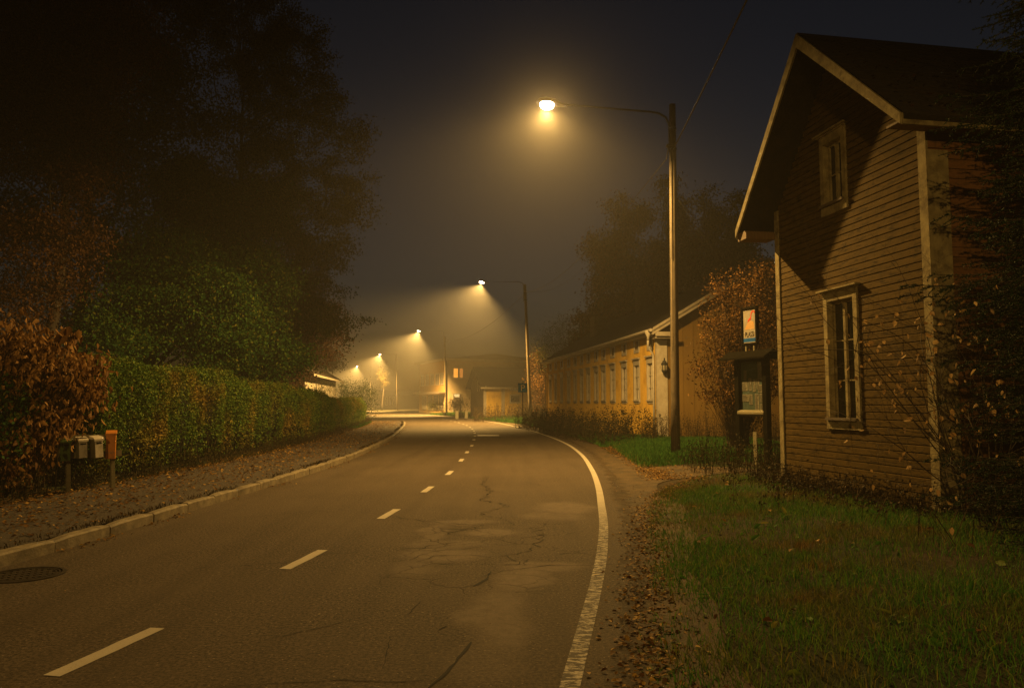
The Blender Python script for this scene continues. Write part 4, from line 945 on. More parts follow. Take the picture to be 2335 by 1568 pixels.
# dark building further left in the fog
db = empty('dark_barn', (-29.6,172,.0), math.radians(24), label='dark flat fronted building fading into the fog left of the two storey one', cat='building')
mb = MB(); mb.box(0,9.5,0,8,0,3.5); mb.build('wall', M['shed_grey'], db)
mb = MB(); mb.prism([(-.4,3.5),(8.4,3.5),(4,4.7)], -.5, 10, axis='x'); mb.build('roof', M['roof_dark'], db)
for q in (.8,1.6,2.4): simple_window(db, q, q+.3, 1.2, 2.9, -.001, M['trim'], M['glass'], .1, 0)
# white house behind the hedge, left
wh = empty('white_house', (-17.6,75,.1), math.atan2(-(57-74), -(-15.7+17.4))+PI, label='white boarded house with a dark roof behind the left hedge', cat='house')
wa = math.atan2(-17, 1.9); wh.rotation_euler = (0,0,wa)   # local x runs towards the viewer, front faces local +y
WL, WD, WE, WP = 19.0, 8.0, 3.9, 2.3
mb = MB(); mb.box(0,WL,-.1,0,0,WE); mb.box(0,WL,-WD,-WD+.1,0,WE); mb.prism([(-WD+.1,0),(-.101,0),(-.101,WE),(-WD/2,WE+WP-.1),(-WD+.1,WE)], 0, .1, axis='x'); mb.prism([(-WD+.1,0),(-.101,0),(-.101,WE),(-WD/2,WE+WP-.1),(-WD+.1,WE)], WL-.1, WL, axis='x')
z_ = .2
while z_ < WE: mb.box(.0,WL,.0005,.012,z_,z_+.15); z_ += .17
mb.build('wall', M['white_wall'], wh)
mb = MB(); zw = lambda y: WE+.05+WP-abs(y+WD/2)*WP/(WD/2)
for ya_, yb_ in ((-WD-.6,-WD/2),(-WD/2,.7)): mb.prism([(ya_,zw(ya_)),(yb_,zw(yb_)),(yb_,zw(yb_)+.12),(ya_,zw(ya_)+.12)], -.8, WL+.6, axis='x')
wr = mb.build('roof', M['roof_dark'], wh)
mb = MB(); mb.box(-.8,WL+.6,.701,.76,zw(.7)-.04,zw(.7)+.12); mb.build('gutter', M['trim'], wr)
mb = MB(); mb.tube([(.0,.73,zw(.7)-.02),(.0,.6,zw(.7)-.3),(.0,.08,zw(.7)-1.2),(.0,.07,.3)], .07, 8); mb.build('downpipe', M['trim'], wh)
for x0 in (2.5,6.0,9.5,13.0):
    mb = MB(); mb.box(x0-.12,x0,.0125,.05,1.5,3.3); mb.box(x0+.9,x0+1.02,.0125,.05,1.5,3.3); mb.box(x0,x0+.9,.0125,.05,1.5,1.62); mb.box(x0,x0+.9,.0125,.05,3.18,3.3); mb.box(x0+.41,x0+.49,.0125,.045,1.62,3.18)
    w = mb.build('window', M['trim_grey'], wh); mb = MB(); mb.box(x0,x0+.9,.014,.02,1.62,3.18); mb.build('pane', M['glass'], w)
# utility cabinets by the shed
for (px, y_, lab) in ((1042,70,'small grey cable cabinet nearest the road before the dark gable'),(1063.5,72,'small grey cable cabinet against the corner of the small yellow house')):
    p = at(px, 940, y_); cb_ = empty('cable_cabinet', (p[0],y_,.12), .2, label=lab, cat='cabinet', group='cable cabinets')
    mb = MB(); mb.box(-.15,.15,0,.25,0,.72); mb.build('body', M['boxside'], cb_, bevel=.02); mb = MB(); mb.box(-.17,.17,-.02,.27,.722,.77); mb.build('cap', M['boxside'], cb_); mb = MB(); mb.box(-.12,.12,-.012,-.001,.08,.66); mb.build('door', M['boxside'], cb_)

# ================================================================== TREES
tg = 'trees along the left side'
tree('broadleaf_tree', (-14.3,36,.1), (-13.2,36,17.5), .22,
  [pb(560,60,36,120),pb(670,120,36,90),pb(560,-120,36,130),pb(430,-60,36,110),pb(730,215,35.5,75),pb(640,260,36.5,110),pb(790,330,35,62),pb(760,440,35,88),pb(700,560,35,100),pb(770,600,34.5,52),pb(730,700,34,70),pb(600,420,36,110),pb(640,700,35,90),pb(600,560,36,110)],
  760, 64, .078, M['leaf_olive'], M['bark_pale'], 'tallest tree behind the hedge, its ragged crown edge against the glowing fog', tg, cl_r=.29,
  extra=np.concatenate([np.array(at(790,735,33.5))+RNG.normal(size=(260,3))*np.array([.45,.3,.22]), np.array(at(835,728,33.3))+RNG.normal(size=(70,3))*np.array([.35,.2,.08]), np.array(at(790,770,33.4))+RNG.normal(size=(110,3))*np.array([.18,.2,.3]), np.array(at(845,480,35))+RNG.normal(size=(160,3))*np.array([.3,.4,.3]), np.array(at(835,290,35))+RNG.normal(size=(150,3))*np.array([.35,.4,.3])]), droop=.5)
tree('broadleaf_tree', (-13.6,27,.1), (-13.0,27,9), .2,
  [pb(480,500,28,100),pb(380,600,26,105),pb(560,640,28,100),pb(470,720,25,105),pb(300,720,24,80),pb(600,790,28,72),pb(662,812,31,42),pb(250,780,22,60),pb(600,470,29,70),pb(420,420,28,60)],
  440, 150, .068, M['leaf_green'], M['bark'], 'bright green leafy tree hanging low over the hedge', tg, cl_r=.38, droop=.3)
tree('broadleaf_tree', (-13.3,21,.1), (-12.6,21,12), .2,
  [pb(60,300,20,125),pb(200,400,20,80),pb(235,520,20,48),pb(90,570,19,110),pb(50,690,19,70),pb(170,200,21,120),pb(30,120,21,140),pb(230,60,22,130)],
  360, 120, .052, M['leaf_brown'], M['bark'], 'reddish brown tree at the left edge above the dying shrub', tg, cl_r=.36, droop=.5)
tree('broadleaf_tree', (-19.5,33,.1), (-19,33,18), .3,
  [pb(250,200,34,190),pb(120,420,33,180),pb(330,380,33,130),pb(60,100,35,200),pb(330,20,35,160),pb(420,220,35,120),pb(200,640,31,140)],
  420, 60, .11, M['leaf_olive'], M['bark'], 'dark broad tree filling the upper left corner behind the brown one', tg, cl_r=.6)
tree('broadleaf_tree', (-17.5,51,.1), (-17,50,12), .2, [pb(650,840,50,55),pb(720,770,50,60),pb(640,740,50,80),pb(690,700,49,70),pb(560,830,47,60)], 200, 60, .10, M['leaf_brown'], M['bark'], 'brownish tree standing at the near end of the white house', tg, cl_r=.5)
tree('broadleaf_tree', (-23,84,.1), (-23,84,7), .2, [pb(745,812,85,26),pb(720,800,85,30),pb(690,800,85,34)], 60, 60, .16, M['leaf_olive'], M['bark'], 'dark tree rising behind the roof of the white house', tg, cl_r=.6)
# hanging yellow birch next to the fourth lamp
p = at(872,900,152)
tree('birch_tree', (p[0],152,0), (p[0]+.2,152,10.4), .14, [pb(874,832,152,8,rz=14),pb(878,865,152,6,rz=16),pb(871,850,152,7,rz=18),pb(880,845,152,5,rz=10)], 70, 22, .12, M['leaf_birch'], M['bark'], 'slim yellow leaved birch lit by the fourth street lamp in the fog', 'birches down the road', cl_r=.28, droop=.9)
# trees behind the yellow house
bg = 'dark trees behind the long yellow house'
def dark_tree(dx, top, y, wd, label, lm=M['leaf_brown'], n=330):
    b = at(dx, 940, y); t = at(dx, top, y); k = S*y/F; bl = []
    hh = t[2]
    for i, (f_, w_) in enumerate([(.95,.28),(.84,.5),(.72,.75),(.6,.95),(.46,1.05),(.33,1.0),(.2,.85)]):
        bl.append((b[0]+random.uniform(-.3,.3)*wd*k*.5, y+random.uniform(-1,1), hh*f_, wd*k*w_*.5, wd*k*w_*.5, hh*.09))
    tree('tall_tree', (b[0],y,.1), (b[0],y,hh*.97), .3, bl, n, 55, .15, lm, M['bark'], label, bg, cl_r=.55, shell=.3, droop=.7)
dark_tree(1425, 425, 68, 175, 'leftmost tall dark tree behind the long yellow house, broad crown in the haze')
dark_tree(1375, 640, 66, 110, 'lower dark tree at the left foot of the tall group behind the yellow house', n=180)
dark_tree(1535, 415, 64, 135, 'tall dark tree whose top shows just right of the nearest lamp pole')
dark_tree(1612, 425, 66, 120, 'pointed dark tree between the lamp pole and the clapboard house', M['leaf_olive'])
dark_tree(1705, 445, 60, 130, 'dark tree half hidden by the eave of the clapboard house', M['leaf_olive'])
# bushes
def bush(name, blobs, n, per, ls, mat, label, group=None, cl=.25, droop=.2, base=None, stems=10, simple=True, cat='shrub', elong=1.7, shell=.5):
    b = base or (blobs[0][0], blobs[0][1], float(Hz(blobs[0][0], blobs[0][1]))); b = np.array(b, float)
    r = empty(name, tuple(b), label=label, cat=cat, group=group)
    clus = in_blobs(blobs, n, shell); clus[:,2] = np.maximum(clus[:,2], .12)
    A = []; B = []; ra = []
    for c in clus:
        s0 = b+np.array([*RNG.normal(size=2)*.12*max(1,blobs[0][3]), 0]); s0[2] = b[2]; mid = s0*.45+c*.55+np.array([0,0,.1]); A += [s0-b, mid-b]; B += [mid-b, c-b]; ra += [.010,.006]
    link('stem', sticks('stems', A, B, ra, np.array(ra)*.5, 4), M['twig'], r, kind='stuff')
    k = RNG.poisson(per, len(clus)); idx = np.repeat(np.arange(len(clus)), k); P_ = clus[idx]+RNG.normal(size=(len(idx),3))*cl
    P_ = P_[P_[:,2] > Hz(P_[:,0], P_[:,1])+.01]
    link('foliage', leaf_mesh('leaves', P_-b, ls, droop, elong, simple=simple), mat, r); return r
bush('orange_shrub', [pb(1690,700,20.6,82,rz=95),pb(1655,850,20.3,75,rz=75),pb(1640,760,20.6,52),pb(1735,800,20.8,62,rz=130),pb(1740,640,20.8,45),pb(1655,650,20.6,26),pb(1720,930,20.6,50)], 340, 46, .075, M['leaf_orange'], 'tall rounded orange brown shrub behind the notice board', cl=.14, droop=.1, base=(6.2,20.8,.2), elong=2.2)
bush('clipped_bush', [pb(818,905,66,42,rz=40),pb(790,900,65,30,rz=34),pb(838,925,66,24,rz=40)], 130, 60, .09, M['leaf_bush'], 'round topped bush closing the far end of the hedge', cl=.3, base=(-15.2,66,.1))
bush('shrub', [pb(742,888,58,16,rz=18),pb(728,872,58,10)], 14, 26, .09, M['leaf_olive'], 'sparse shrub rising over the hedge before the white house wall', cl=.22, base=(-16.5,58,.1))
bush('shrub', [pb(688,905,57,20,rz=18)], 26, 40, .08, M['leaf_orange'], 'reddish shrub above the hedge beside the white house', cl=.3, base=(-16.9,56,.1))
bush('shrub', [pb(1228,850,62,20,rz=60),pb(1238,900,61,18,rz=45)], 90, 50, .10, M['leaf_orange'], 'autumn coloured shrub between the parking sign and the yellow house', cl=.35, base=(1.9,62,.1))
bush('shrub', [pb(1262,800,60,40,rz=50),pb(1290,760,62,40)], 90, 50, .10, M['leaf_olive'], 'olive shrub showing above the far end of the long yellow roof', cl=.4, base=(4.2,62,.1))
bush('dark_bush', [pb(1045,918,84,16,rz=13),pb(1060,925,84,16,rz=13),pb(1030,925,84,12)], 70, 40, .10, M['leaf_olive'], 'dark round bush in front of the lit doorway of the two storey building', cl=.3, base=(-5.8,84,.1))
bush('dark_bush', [pb(1000,925,88,10,rz=9),pb(985,928,92,10,rz=8)], 40, 40, .10, M['leaf_olive'], 'low dark bush at the corner of the two storey building', cl=.3, base=(-7.6,88,.1))
# large dying-leaf shrub, left foreground
bush('dying_shrub', [pb(110,850,12.6,95,rz=80),pb(30,830,12.4,80,rz=85),pb(180,880,12.8,52,rz=60),pb(85,960,12.6,75,rz=70),pb(40,980,12.2,70,rz=100),pb(0,1050,12.0,60,rz=60)], 420, 17, .115, M['leaf_dying'], 'shrub covered in large drooping brown leaves at the left edge', cl=.14, droop=1.0, base=(-8.2,12.6,.1), simple=False, elong=1.9, shell=.75)
bush('dying_shrub_shoot', [pb(157,760,12.5,12,rz=18)], 6, 7, .16, M['leaf_dying'], 'single tall shoot with hanging brown leaves above the dying shrub', cl=.07, droop=1.2, base=(-7.7,12.5,.2), simple=False)
bush('green_shrub', [pb(10,930,11.9,45,rz=60),pb(20,1000,11.8,30)], 60, 30, .07, M['leaf_green'], 'small green leaved shrub against the left edge of the brown one', cl=.12, base=(-8.5,11.9,.1))

# hedge along the sidewalk
def hx(y): return Kf(y)-3.15-.012*np.maximum(0,y-40)*0-.10*np.sin(y*.35)
def htop(y): return np.interp(y,[13,25,32,38,60,66],[2.40,2.25,2.05,1.76,1.74,1.9])+.05*np.sin(y*.42)+.05*np.sin(y*1.3)
HT = 1.25
hedge = empty('hedge', (float(hx(14.5)),14.5,.1), label='long clipped hedge of small green and yellowing leaves behind the sidewalk', cat='hedge')
o_ = np.array(hedge.location)
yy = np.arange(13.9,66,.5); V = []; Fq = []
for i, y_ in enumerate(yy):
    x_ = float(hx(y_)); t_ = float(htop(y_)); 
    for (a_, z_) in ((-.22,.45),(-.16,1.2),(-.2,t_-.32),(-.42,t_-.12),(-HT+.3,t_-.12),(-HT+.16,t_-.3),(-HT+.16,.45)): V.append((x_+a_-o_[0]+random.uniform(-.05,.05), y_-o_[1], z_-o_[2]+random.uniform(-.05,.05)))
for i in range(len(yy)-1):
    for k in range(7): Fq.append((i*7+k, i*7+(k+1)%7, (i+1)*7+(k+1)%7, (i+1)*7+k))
link('dark_core', np_mesh('core', V, Fq), surf('hedge_inner_shade', (.012,.012,.007), (.006,.006,.004), 9, 1, .8, 14, dist=.05), hedge)  # solid core inside the leaves; inner shade of the hedge put into its colour
n = 220000
yv = 13.8+(66-13.8)*RNG.uniform(0,1,n)**1.35; sft = RNG.uniform(0,1,n); tt = htop(yv)
lump = .13*np.sin(yv*2.1+1)*np.cos(sft*7)+.09*np.sin(yv*5.3+sft*9)+.10*np.sin(yv*.9+sft*3)
face = sft < .62; top = (sft >= .62) & (sft < .93); back = sft >= .93
zf_ = .25+(tt-.25)*(RNG.uniform(0,1,n)**.8)
depth = RNG.exponential(.07, n)
X = hx(yv)-depth+lump-.10*sstep(tt-.5,tt,zf_)*0-.25*sstep(tt-.35,tt,zf_); Z = zf_
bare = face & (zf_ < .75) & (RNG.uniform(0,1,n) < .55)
X = np.where(top, hx(yv)-.12-RNG.uniform(0,1,n)*(HT-.2), X); Z = np.where(top, tt-.02-RNG.exponential(.06,n)+lump*.8+RNG.exponential(.03,n), Z)
X = np.where(back, hx(yv)-HT+RNG.exponential(.06,n), X)
P_ = np.stack([X, yv, Z], 1)[~bare]
endp = np.stack([hx(13.9)-RNG.uniform(0,1,3000)*HT, 13.85+RNG.normal(size=3000)*.08, RNG.uniform(.3,2.3,3000)], 1)
P_ = np.concatenate([P_, endp]); P_ -= o_
link('foliage', leaf_mesh('hedge_leaves', P_, .060, .15, 1.8), M['leaf_hedge'], hedge)
# stems of the hedge seen at its bare foot
n = 520; yv = RNG.uniform(14,60,n); A = np.stack([hx(yv)-.1-RNG.uniform(0,.7,n), yv, np.full(n,.05)], 1)-o_; B = A+np.stack([RNG.normal(size=n)*.12, RNG.normal(size=n)*.12, RNG.uniform(.6,1.1,n)], 1)
link('stem', sticks('hstems', A, B, .012, .006, 4), M['twig'], hedge, kind='stuff')

# spruce at the right edge
sp = empty('spruce_tree', (6.08,7.45,.15), label='dark spruce with drooping branches at the right edge in front of the clapboard house', cat='tree')
mb = MB(); mb.tube([(0,0,0),(0,0,4),(0,0,9)], [.14,.09,.02], 10); tr_ = mb.build('trunk', M['bark'], sp, smooth=True)
A = []; B = []; RA = []; NP = []; ND = []
for i in range(540):
    z = .35+8.3*(i/540)**.95; L_ = (2.2*(1-z/10.5)**.7+.1)*random.uniform(.5,1.05); az = random.uniform(0,2*PI)
    if z < 2.6 and math.cos(az-PI) > .3: L_ *= .8
    d = np.array([math.cos(az), math.sin(az), 0]); prev = np.array([0,0,z]); m = 9
    for k in range(1, m+1):
        t = k/m; p = np.array([0,0,z])+d*L_*t+np.array([0,0,-.42*L_*t+.30*L_*t*t]); A.append(prev); B.append(p); RA.append(.016*(1-t)+.003)
        if k >= 2:
            for sgn in (-1,1):
                tl = L_*.34*(1.15-t)*random.uniform(.7,1.2)+.05; sd = np.array([-d[1], d[0], 0])*sgn*.85+d*.6+np.array([0,0,-.28+random.uniform(-.12,.12)]); sd /= np.linalg.norm(sd); e = p+sd*tl; A.append(p); B.append(e); RA.append(.004)
                nn = max(8, int(tl*190)); 
                for q in range(nn): NP.append(p+(e-p)*random.random()); ND.append(sd)
            for q in range(12): NP.append(prev+(p-prev)*random.random()); ND.append(d)
        prev = p
link('branch', sticks('sb', A, B, RA, np.array(RA)*.6, 4), M['bark'], tr_, kind='stuff')
NP = np.array(NP); ND = np.array(ND); n = len(NP); r_ = unit(ND*.75+RNG.normal(size=(n,3))*.55+np.array([0,0,.12])); sd = unit(np.cross(r_, RNG.normal(size=(n,3))))
Ln = RNG.uniform(.018,.034,(n,1)); wn = .0050
V = np.stack([NP-sd*wn, NP+sd*wn, NP+r_*Ln+sd*wn*.4, NP+r_*Ln-sd*wn*.4], 1).reshape(-1,3)
link('needles', np_mesh('needles', V, np.arange(4*n).reshape(n,4)), M['needle'], sp)
# shrub with pale hanging leaves in front of the house corner
vb = np.array([5.55,8.75,.15]); vs = empty('bare_shrub', tuple(vb), label='twiggy shrub with scattered pale round leaves before the corner of the clapboard house', cat='shrub')
A = []; B = []; RA = []; LP = []
def grow(p, d, L_, r, lev):
    prev = p; m = 5
    for k in range(m):
        d = unit(d+RNG.normal(size=3)*.13+np.array([0,0,-.05 if lev else .0])); q = prev+d*L_/m; A.append(prev-vb); B.append(q-vb); RA.append(r*(1-k/m*.6))
        if lev < 3 and (k > 0 or lev > 0) and RNG.random() < .75: grow(q, unit(d+RNG.normal(size=3)*.55+np.array([-.12,-.05,.05])), L_*.58, r*.5, lev+1)
        if lev >= 2 and RNG.random() < .16: LP.append(q-vb)
        prev = q
    if RNG.random() < .35: LP.append(prev-vb)
for i in range(17): grow(vb+np.array([*RNG.normal(size=2)*.12,0]), unit(np.array([RNG.normal()*.26-.12, RNG.normal()*.2-.03, 1.0])), RNG.uniform(1.4,2.7), .011, 0)
link('branch', sticks('vb', A, B, RA, np.array(RA)*.7, 4), M['twig'], vs, kind='stuff')
LP = np.array(LP); LP = LP[(LP[:,0] > -1.25) & (LP[:,2] < 3.0)]; LP = LP[RNG.permutation(len(LP))[:230]]
link('foliage', leaf_mesh('vl', LP, .072, .8, 1.45, simple=False), M['leaf_pale'], vs)

# ================================================================== WEEDS, GRASS, LEAF LITTER
def weed_patch(pts, hgt, label, name='weeds', mat='weed', per=16, ls=.05, head='dryweed', group=None):
    pts = np.array(pts, float); n = len(pts); z0 = Hz(pts[:,0], pts[:,1]); h = hgt*RNG.uniform(.45,1.15,n)
    A = np.stack([pts[:,0], pts[:,1], z0-.02], 1); lean = RNG.normal(size=(n,2))*.16*h[:,None]; M1 = A+np.stack([lean[:,0]*.4, lean[:,1]*.4, h*.55], 1); B = A+np.stack([lean[:,0], lean[:,1], h], 1)
    c = A.mean(0); r = empty(name, tuple(c), label=label, cat='weeds', group=group, kind='stuff')
    me = sticks('st', np.concatenate([A,M1])-c, np.concatenate([M1,B])-c, np.concatenate([np.full(n,.005), np.full(n,.004)]), np.concatenate([np.full(n,.004), np.full(n,.002)]), 3); link('stem', me, M[head], r, kind='stuff')
    t = RNG.uniform(.08,1,(n,per)); P_ = A[:,None]*(1-t[...,None])+B[:,None]*t[...,None]+RNG.normal(size=(n,per,3))*.05
    me = leaf_mesh('lv', P_.reshape(-1,3)-c, ls, .2, 2.3); link('foliage', me, M[mat], r, kind='stuff')
    return r
def scatter(n, y0, y1, f0, f1):
    y = RNG.uniform(y0, y1, n); u_ = RNG.uniform(0,1,n); return np.stack([f0(y)+(f1(y)-f0(y))*u_, y], 1)
fx = lambda y: 5.44-.144*(y-28)
weed_patch(scatter(620, 27.2, 50, lambda y: fx(y)-2.3, lambda y: fx(y)-.12), 1.25, 'tall dry weeds along the foot of the long yellow house', per=26, ls=.085)
weed_patch(np.stack([RNG.uniform(4.6,11,420), 0*RNG.uniform(0,1,420)+RNG.uniform(25.6,27.6,420)], 1), .9, 'tangled brown weeds below the gable of the yellow house', mat='dryweed')
weed_patch(np.stack([RNG.uniform(-3.4,4.6,520), RNG.uniform(64,73.5,520)], 1), 1.35, 'tall dry grass and stems before the small yellow house', mat='dryweed', per=12, ls=.10)
weed_patch(np.stack([RNG.uniform(.9,3.3,200), RNG.uniform(52,60,200)], 1), 1.3, 'dark weeds around the foot of the second pole', ls=.07)
weed_patch(np.stack([RNG.uniform(4.1,7.4,330), RNG.uniform(15.2,19.2,330)], 1), .75, 'leafy weeds around the notice board posts')
hs = np.array([4.95,13.81]); ud = np.array([.17112,-.98525]); wd_ = np.array([-.98525,-.17112])
s_ = RNG.uniform(-.5,4.4,300); o2 = RNG.exponential(.35,300)+.08; weed_patch(hs+ud*s_[:,None]+wd_*o2[:,None], .34, 'low withered weeds along the wall foot of the clapboard house', mat='dryweed', per=14, ls=.055)
weed_patch(scatter(430, 13, 30, lambda y: hx(y)-.1, lambda y: Kf(y)-2.62), .42, 'low weeds under the near part of the hedge', ls=.045)
weed_patch(scatter(420, 30, 62, lambda y: hx(y)-.1, lambda y: Kf(y)-2.62), .36, 'low weeds under the far part of the hedge', mat='dryweed', ls=.05)
weed_patch(scatter(230, 9.5, 14.5, lambda y: hx(y)-1.4, lambda y: Kf(y)-2.6), .55, 'rough weeds at the foot of the dying shrub', ls=.06)
# a few long bent stalks leaning across the house wall and at the right
def grass_blades(name, P2_, h, w, label, mat, lean=.35, seg=2):
    n = len(P2_); z0 = Hz(P2_[:,0], P2_[:,1]); base = np.stack([P2_[:,0], P2_[:,1], z0-.01], 1); h = h*RNG.uniform(.5,1.25,(n,1))
    a = RNG.uniform(0,2*PI,n); dr_ = np.stack([np.cos(a), np.sin(a), 0*a], 1); b2 = RNG.uniform(0,2*PI,n); sd = np.stack([np.cos(b2), np.sin(b2), 0*a], 1)*w*RNG.uniform(.6,1.3,(n,1))
    l_ = RNG.uniform(.15,1,(n,1))*lean; m_ = base+dr_*h*l_*.35+np.array([0,0,1])*h*.55; t_ = base+dr_*h*l_*1.1+np.array([0,0,1])*h*(1-.35*l_)
    V = np.stack([base-sd, base+sd, m_+sd*.8, m_-sd*.8, t_+sd*.12, t_-sd*.12], 1).reshape(-1,3); q = np.arange(n)[:,None]*6
    Fq = np.concatenate([q+np.array([0,1,2,3]), q+np.array([3,2,4,5])], 0)
    return link(name, np_mesh(name, V, Fq), M[mat], label=label, cat='grass', kind='stuff')
gx0 = interp([(-2,.5),(4.36,.76),(5.84,.97),(7.52,1.30),(9.9,1.72),(13.1,2.50),(15.24,3.6),(16,4.6),(40,3.4)])
def hs_side(P_): # signed distance to house wall plane (positive = outside, road side)
    r = P_-hs; s1 = r@ud; d1 = r@wd_; inside = (d1 < .02) & (s1 < 3.9) ; return ~inside
n = 150000; y = 2.3+13.2*RNG.uniform(0,1,n)**1.15; x = gx0(y)+(RNG.uniform(0,1,n)**1.05)*7.0; P_ = np.stack([x,y], 1)
edge = x-gx0(y)+.12*np.sin(y*7)+.1*np.sin(y*2.9)
keep = hs_side(P_) & (x < y*.75+1.3) & (RNG.uniform(0,1,n) < np.clip(.25+edge*1.6,0,1)) & (RNG.uniform(0,1,n) < np.clip(.75+vnoise(x,y,1.2,5)*.7,.22,1)); P_ = P_[keep]
grass_blades('grass', P_, .105, .0034, 'short green and browning grass on the verge by the clapboard house', 'grass', .8)
n = 60000; y = RNG.uniform(18.6,26.5,n); x0 = 3.1+.05*(y-18.6); x = x0+RNG.uniform(0,1,n)*4.8; P_ = np.stack([x,y], 1); P_ = P_[(RNG.uniform(0,1,n) < np.clip(.2+(x-x0)*1.2,0,1))]
M['grass_vivid'] = leafmat('vivid_grass', [(0,(.018,.07,.01)),(.6,(.035,.12,.014)),(1,(.08,.15,.02))], .3)
grass_blades('grass', P_, .14, .006, 'vivid green grass around the foot of the nearest pole', 'grass_vivid', .7)
n = 36000; P_ = scatter(n, 27, 62, lambda y: Rf(y)+1.0, lambda y: Rf(y)+3.4)
grass_blades('grass', P_, .16, .010, 'strip of green grass between the bend and the weeds of the yellow house', 'grass_vivid', .7)
P_ = scatter(16000, 62, 104, lambda y: Rf(y)+.7, lambda y: Rf(y)+6.5); grass_blades('grass', P_, .28, .02, 'far grass verge before the small houses', 'grass_vivid', .6)
P_ = scatter(14000, 44, 63, lambda y: Kf(y)-3.5, lambda y: Kf(y)-2.62); grass_blades('grass', P_, .16, .011, 'green grass strip at the foot of the far hedge end', 'grass_vivid', .7)
P_ = scatter(7000, 6, 61, lambda y: Kf(y)-.30, lambda y: Kf(y)-.12); P_ = P_[RNG.uniform(0,1,len(P_)) < np.clip(.4+.8*vnoise(P_[:,0]*0,P_[:,1],1.1),0,1)]
grass_blades('grass', P_+0, .055, .006, 'thin tufts of dry grass behind the kerb stones', 'dryweed', .8)
bl = [o for o in C.objects if o.get('label','').startswith('thin tufts')][0]; bl.location.z = .085
# stalks
n = 70; P_ = np.concatenate([hs+ud*RNG.uniform(.2,4.2,(40,1))+wd_*RNG.uniform(.2,.8,(40,1)), np.stack([RNG.uniform(4.2,5.6,30), RNG.uniform(7.0,9,30)], 1)])
grass_blades('tall_stalks', P_, .62, .005, 'long pale grass stalks leaning against the clapboard wall', 'dryweed', 1.1)
# broad weed leaves in the verge
P_ = np.stack([RNG.uniform(1.4,5.2,110), RNG.uniform(3.2,11,110)], 1); P_ = P_[(P_[:,0] > gx0(P_[:,1])+.3) & hs_side(P_)]
z_ = Hz(P_[:,0],P_[:,1]); link('broad_leaves', leaf_mesh('bl', np.stack([P_[:,0],P_[:,1],z_+.03], 1), .10, -.3, 2.0, simple=False, flat=.4), M['grass'], label='broad weed leaves among the verge grass', cat='weeds', kind='stuff')
# leaf litter
def litter(P_, size, label, zoff=0.01, zfix=None, name='fallen_leaves'):
    z = np.full(len(P_), zfix) if zfix is not None else Hz(P_[:,0], P_[:,1]); P3 = np.stack([P_[:,0], P_[:,1], np.maximum(z,0)+zoff+RNG.uniform(0,.012,len(P_))], 1)
    return link(name, leaf_mesh('lit', P3, size, 0, 1.35, fold=.22, flat=.8, simple=False), M['litter'], label=label, cat='leaves', kind='stuff')
n = 9000; y = 7+55*RNG.uniform(0,1,n)**1.3; u_ = RNG.beta(1.6,1.1,n); x = Kf(y)-.14-u_*2.75; litter(np.stack([x,y],1), .055, 'yellow leaves scattered over the dark sidewalk', zfix=.125)
n = 2600; y = 7+48*RNG.uniform(0,1,n)**1.3; x = Kf(y)-2.35-RNG.uniform(0,1,n)*.9; litter(np.stack([x,y],1), .05, 'leaves drifted against the foot of the hedge', zfix=.13)
n = 900; y = 6+50*RNG.uniform(0,1,n)**1.2; cl_ = (np.sin(y*3.1)+np.sin(y*1.27+2)) > .25; x = Kf(y)+.03+RNG.exponential(.07,n); litter(np.stack([x,y],1)[cl_], .045, 'leaves gathered in the gutter against the kerb')
n = 5600; y = 3+24*RNG.uniform(0,1,n)**1.1; e_ = np.where(y < 15.5, gx0(y), Rf(y)+1.35+2.0*np.exp(-((y-17.5)/1.2)**2)*0); x = e_+RNG.normal(size=n)*.15+.08; litter(np.stack([x,y],1), .040, 'brown leaves banked along the edge of the verge grass')
n = 3800; y = RNG.uniform(15.5,36,n); x = Rf(y)+.9+RNG.gamma(2,.35,n); litter(np.stack([x,y],1), .05, 'brown leaves covering the ground between the bend and the nearest pole')
n = 90; y = RNG.uniform(3.5,15,n); x = gx0(y)+RNG.uniform(.2,4.5,n); P_ = np.stack([x,y],1); P_ = P_[hs_side(P_)]; litter(P_, .06, 'single pale leaves lying in the verge grass', .07)
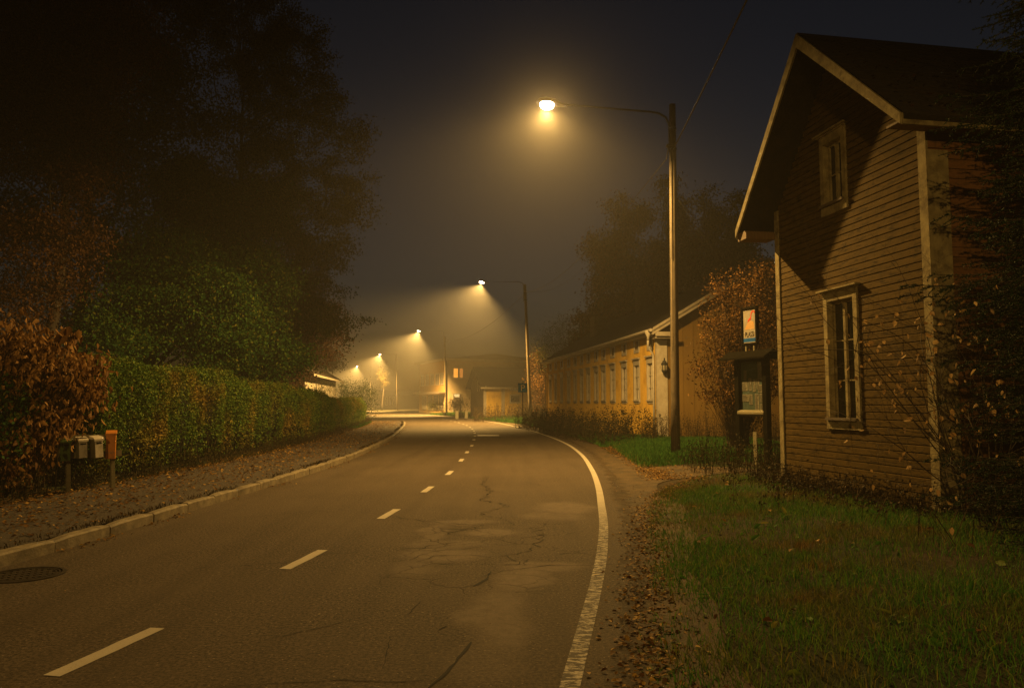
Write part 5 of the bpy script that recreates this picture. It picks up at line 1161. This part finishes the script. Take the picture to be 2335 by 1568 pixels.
n = 160; y = RNG.uniform(3.5,17,n); x = Rf(y)+.2+RNG.exponential(.35,n); litter(np.stack([x,y],1), .03, 'small bright leaf bits on the sandy shoulder')
n = 120; y = RNG.uniform(4,30,n); x = Kf(y)+(Rf(y)-Kf(y))*RNG.uniform(.03,.98,n); litter(np.stack([x,y],1), .014, 'tiny leaf crumbs on the asphalt', .002)

# ================================================================== AIR, SKY, RENDER
mv, nt, out = nmat('haze_air'); pv = nt.nodes.new('ShaderNodeVolumePrincipled'); pv.inputs['Color'].default_value = (.95,.93,.90,1); pv.inputs['Density'].default_value = .0014; pv.inputs['Anisotropy'].default_value = .05
pv2 = nt.nodes.new('ShaderNodeVolumePrincipled'); pv2.inputs['Color'].default_value = (.95,.93,.90,1); pv2.inputs['Density'].default_value = .00016; pv2.inputs['Anisotropy'].default_value = .93
ad = nt.nodes.new('ShaderNodeAddShader'); nt.links.new(pv.outputs[0], ad.inputs[0]); nt.links.new(pv2.outputs[0], ad.inputs[1]); nt.links.new(ad.outputs[0], out.inputs['Volume'])
mb = MB(); mb.box(-150,120,-50,310,-1.5,21.5); mb.build('haze', mv, kind='stuff')
w = bpy.data.worlds.new("World"); sc.world = w; w.use_nodes = True; nt = w.node_tree
bgn = nt.nodes['Background']; sky = nt.nodes.new('ShaderNodeTexSky'); sky.sky_type = 'NISHITA'; sky.sun_disc = False; sky.sun_elevation = math.radians(-4.0); sky.sun_rotation = math.radians(10)
nt.links.new(sky.outputs[0], bgn.inputs[0]); bgn.inputs[1].default_value = .15
sc.view_settings.view_transform = 'Standard'; sc.view_settings.look = 'None'; sc.view_settings.exposure = 0; sc.view_settings.gamma = 1
cy = sc.cycles; cy.use_denoising = True
try: cy.denoiser = 'OPENIMAGEDENOISE'
except Exception: pass
cy.max_bounces = 5; cy.diffuse_bounces = 2; cy.glossy_bounces = 2; cy.transmission_bounces = 3; cy.volume_bounces = 0; cy.transparent_max_bounces = 6
cy.sample_clamp_indirect = 3; cy.sample_clamp_direct = 0; cy.caustics_reflective = False; cy.caustics_refractive = False
cy.use_light_tree = True
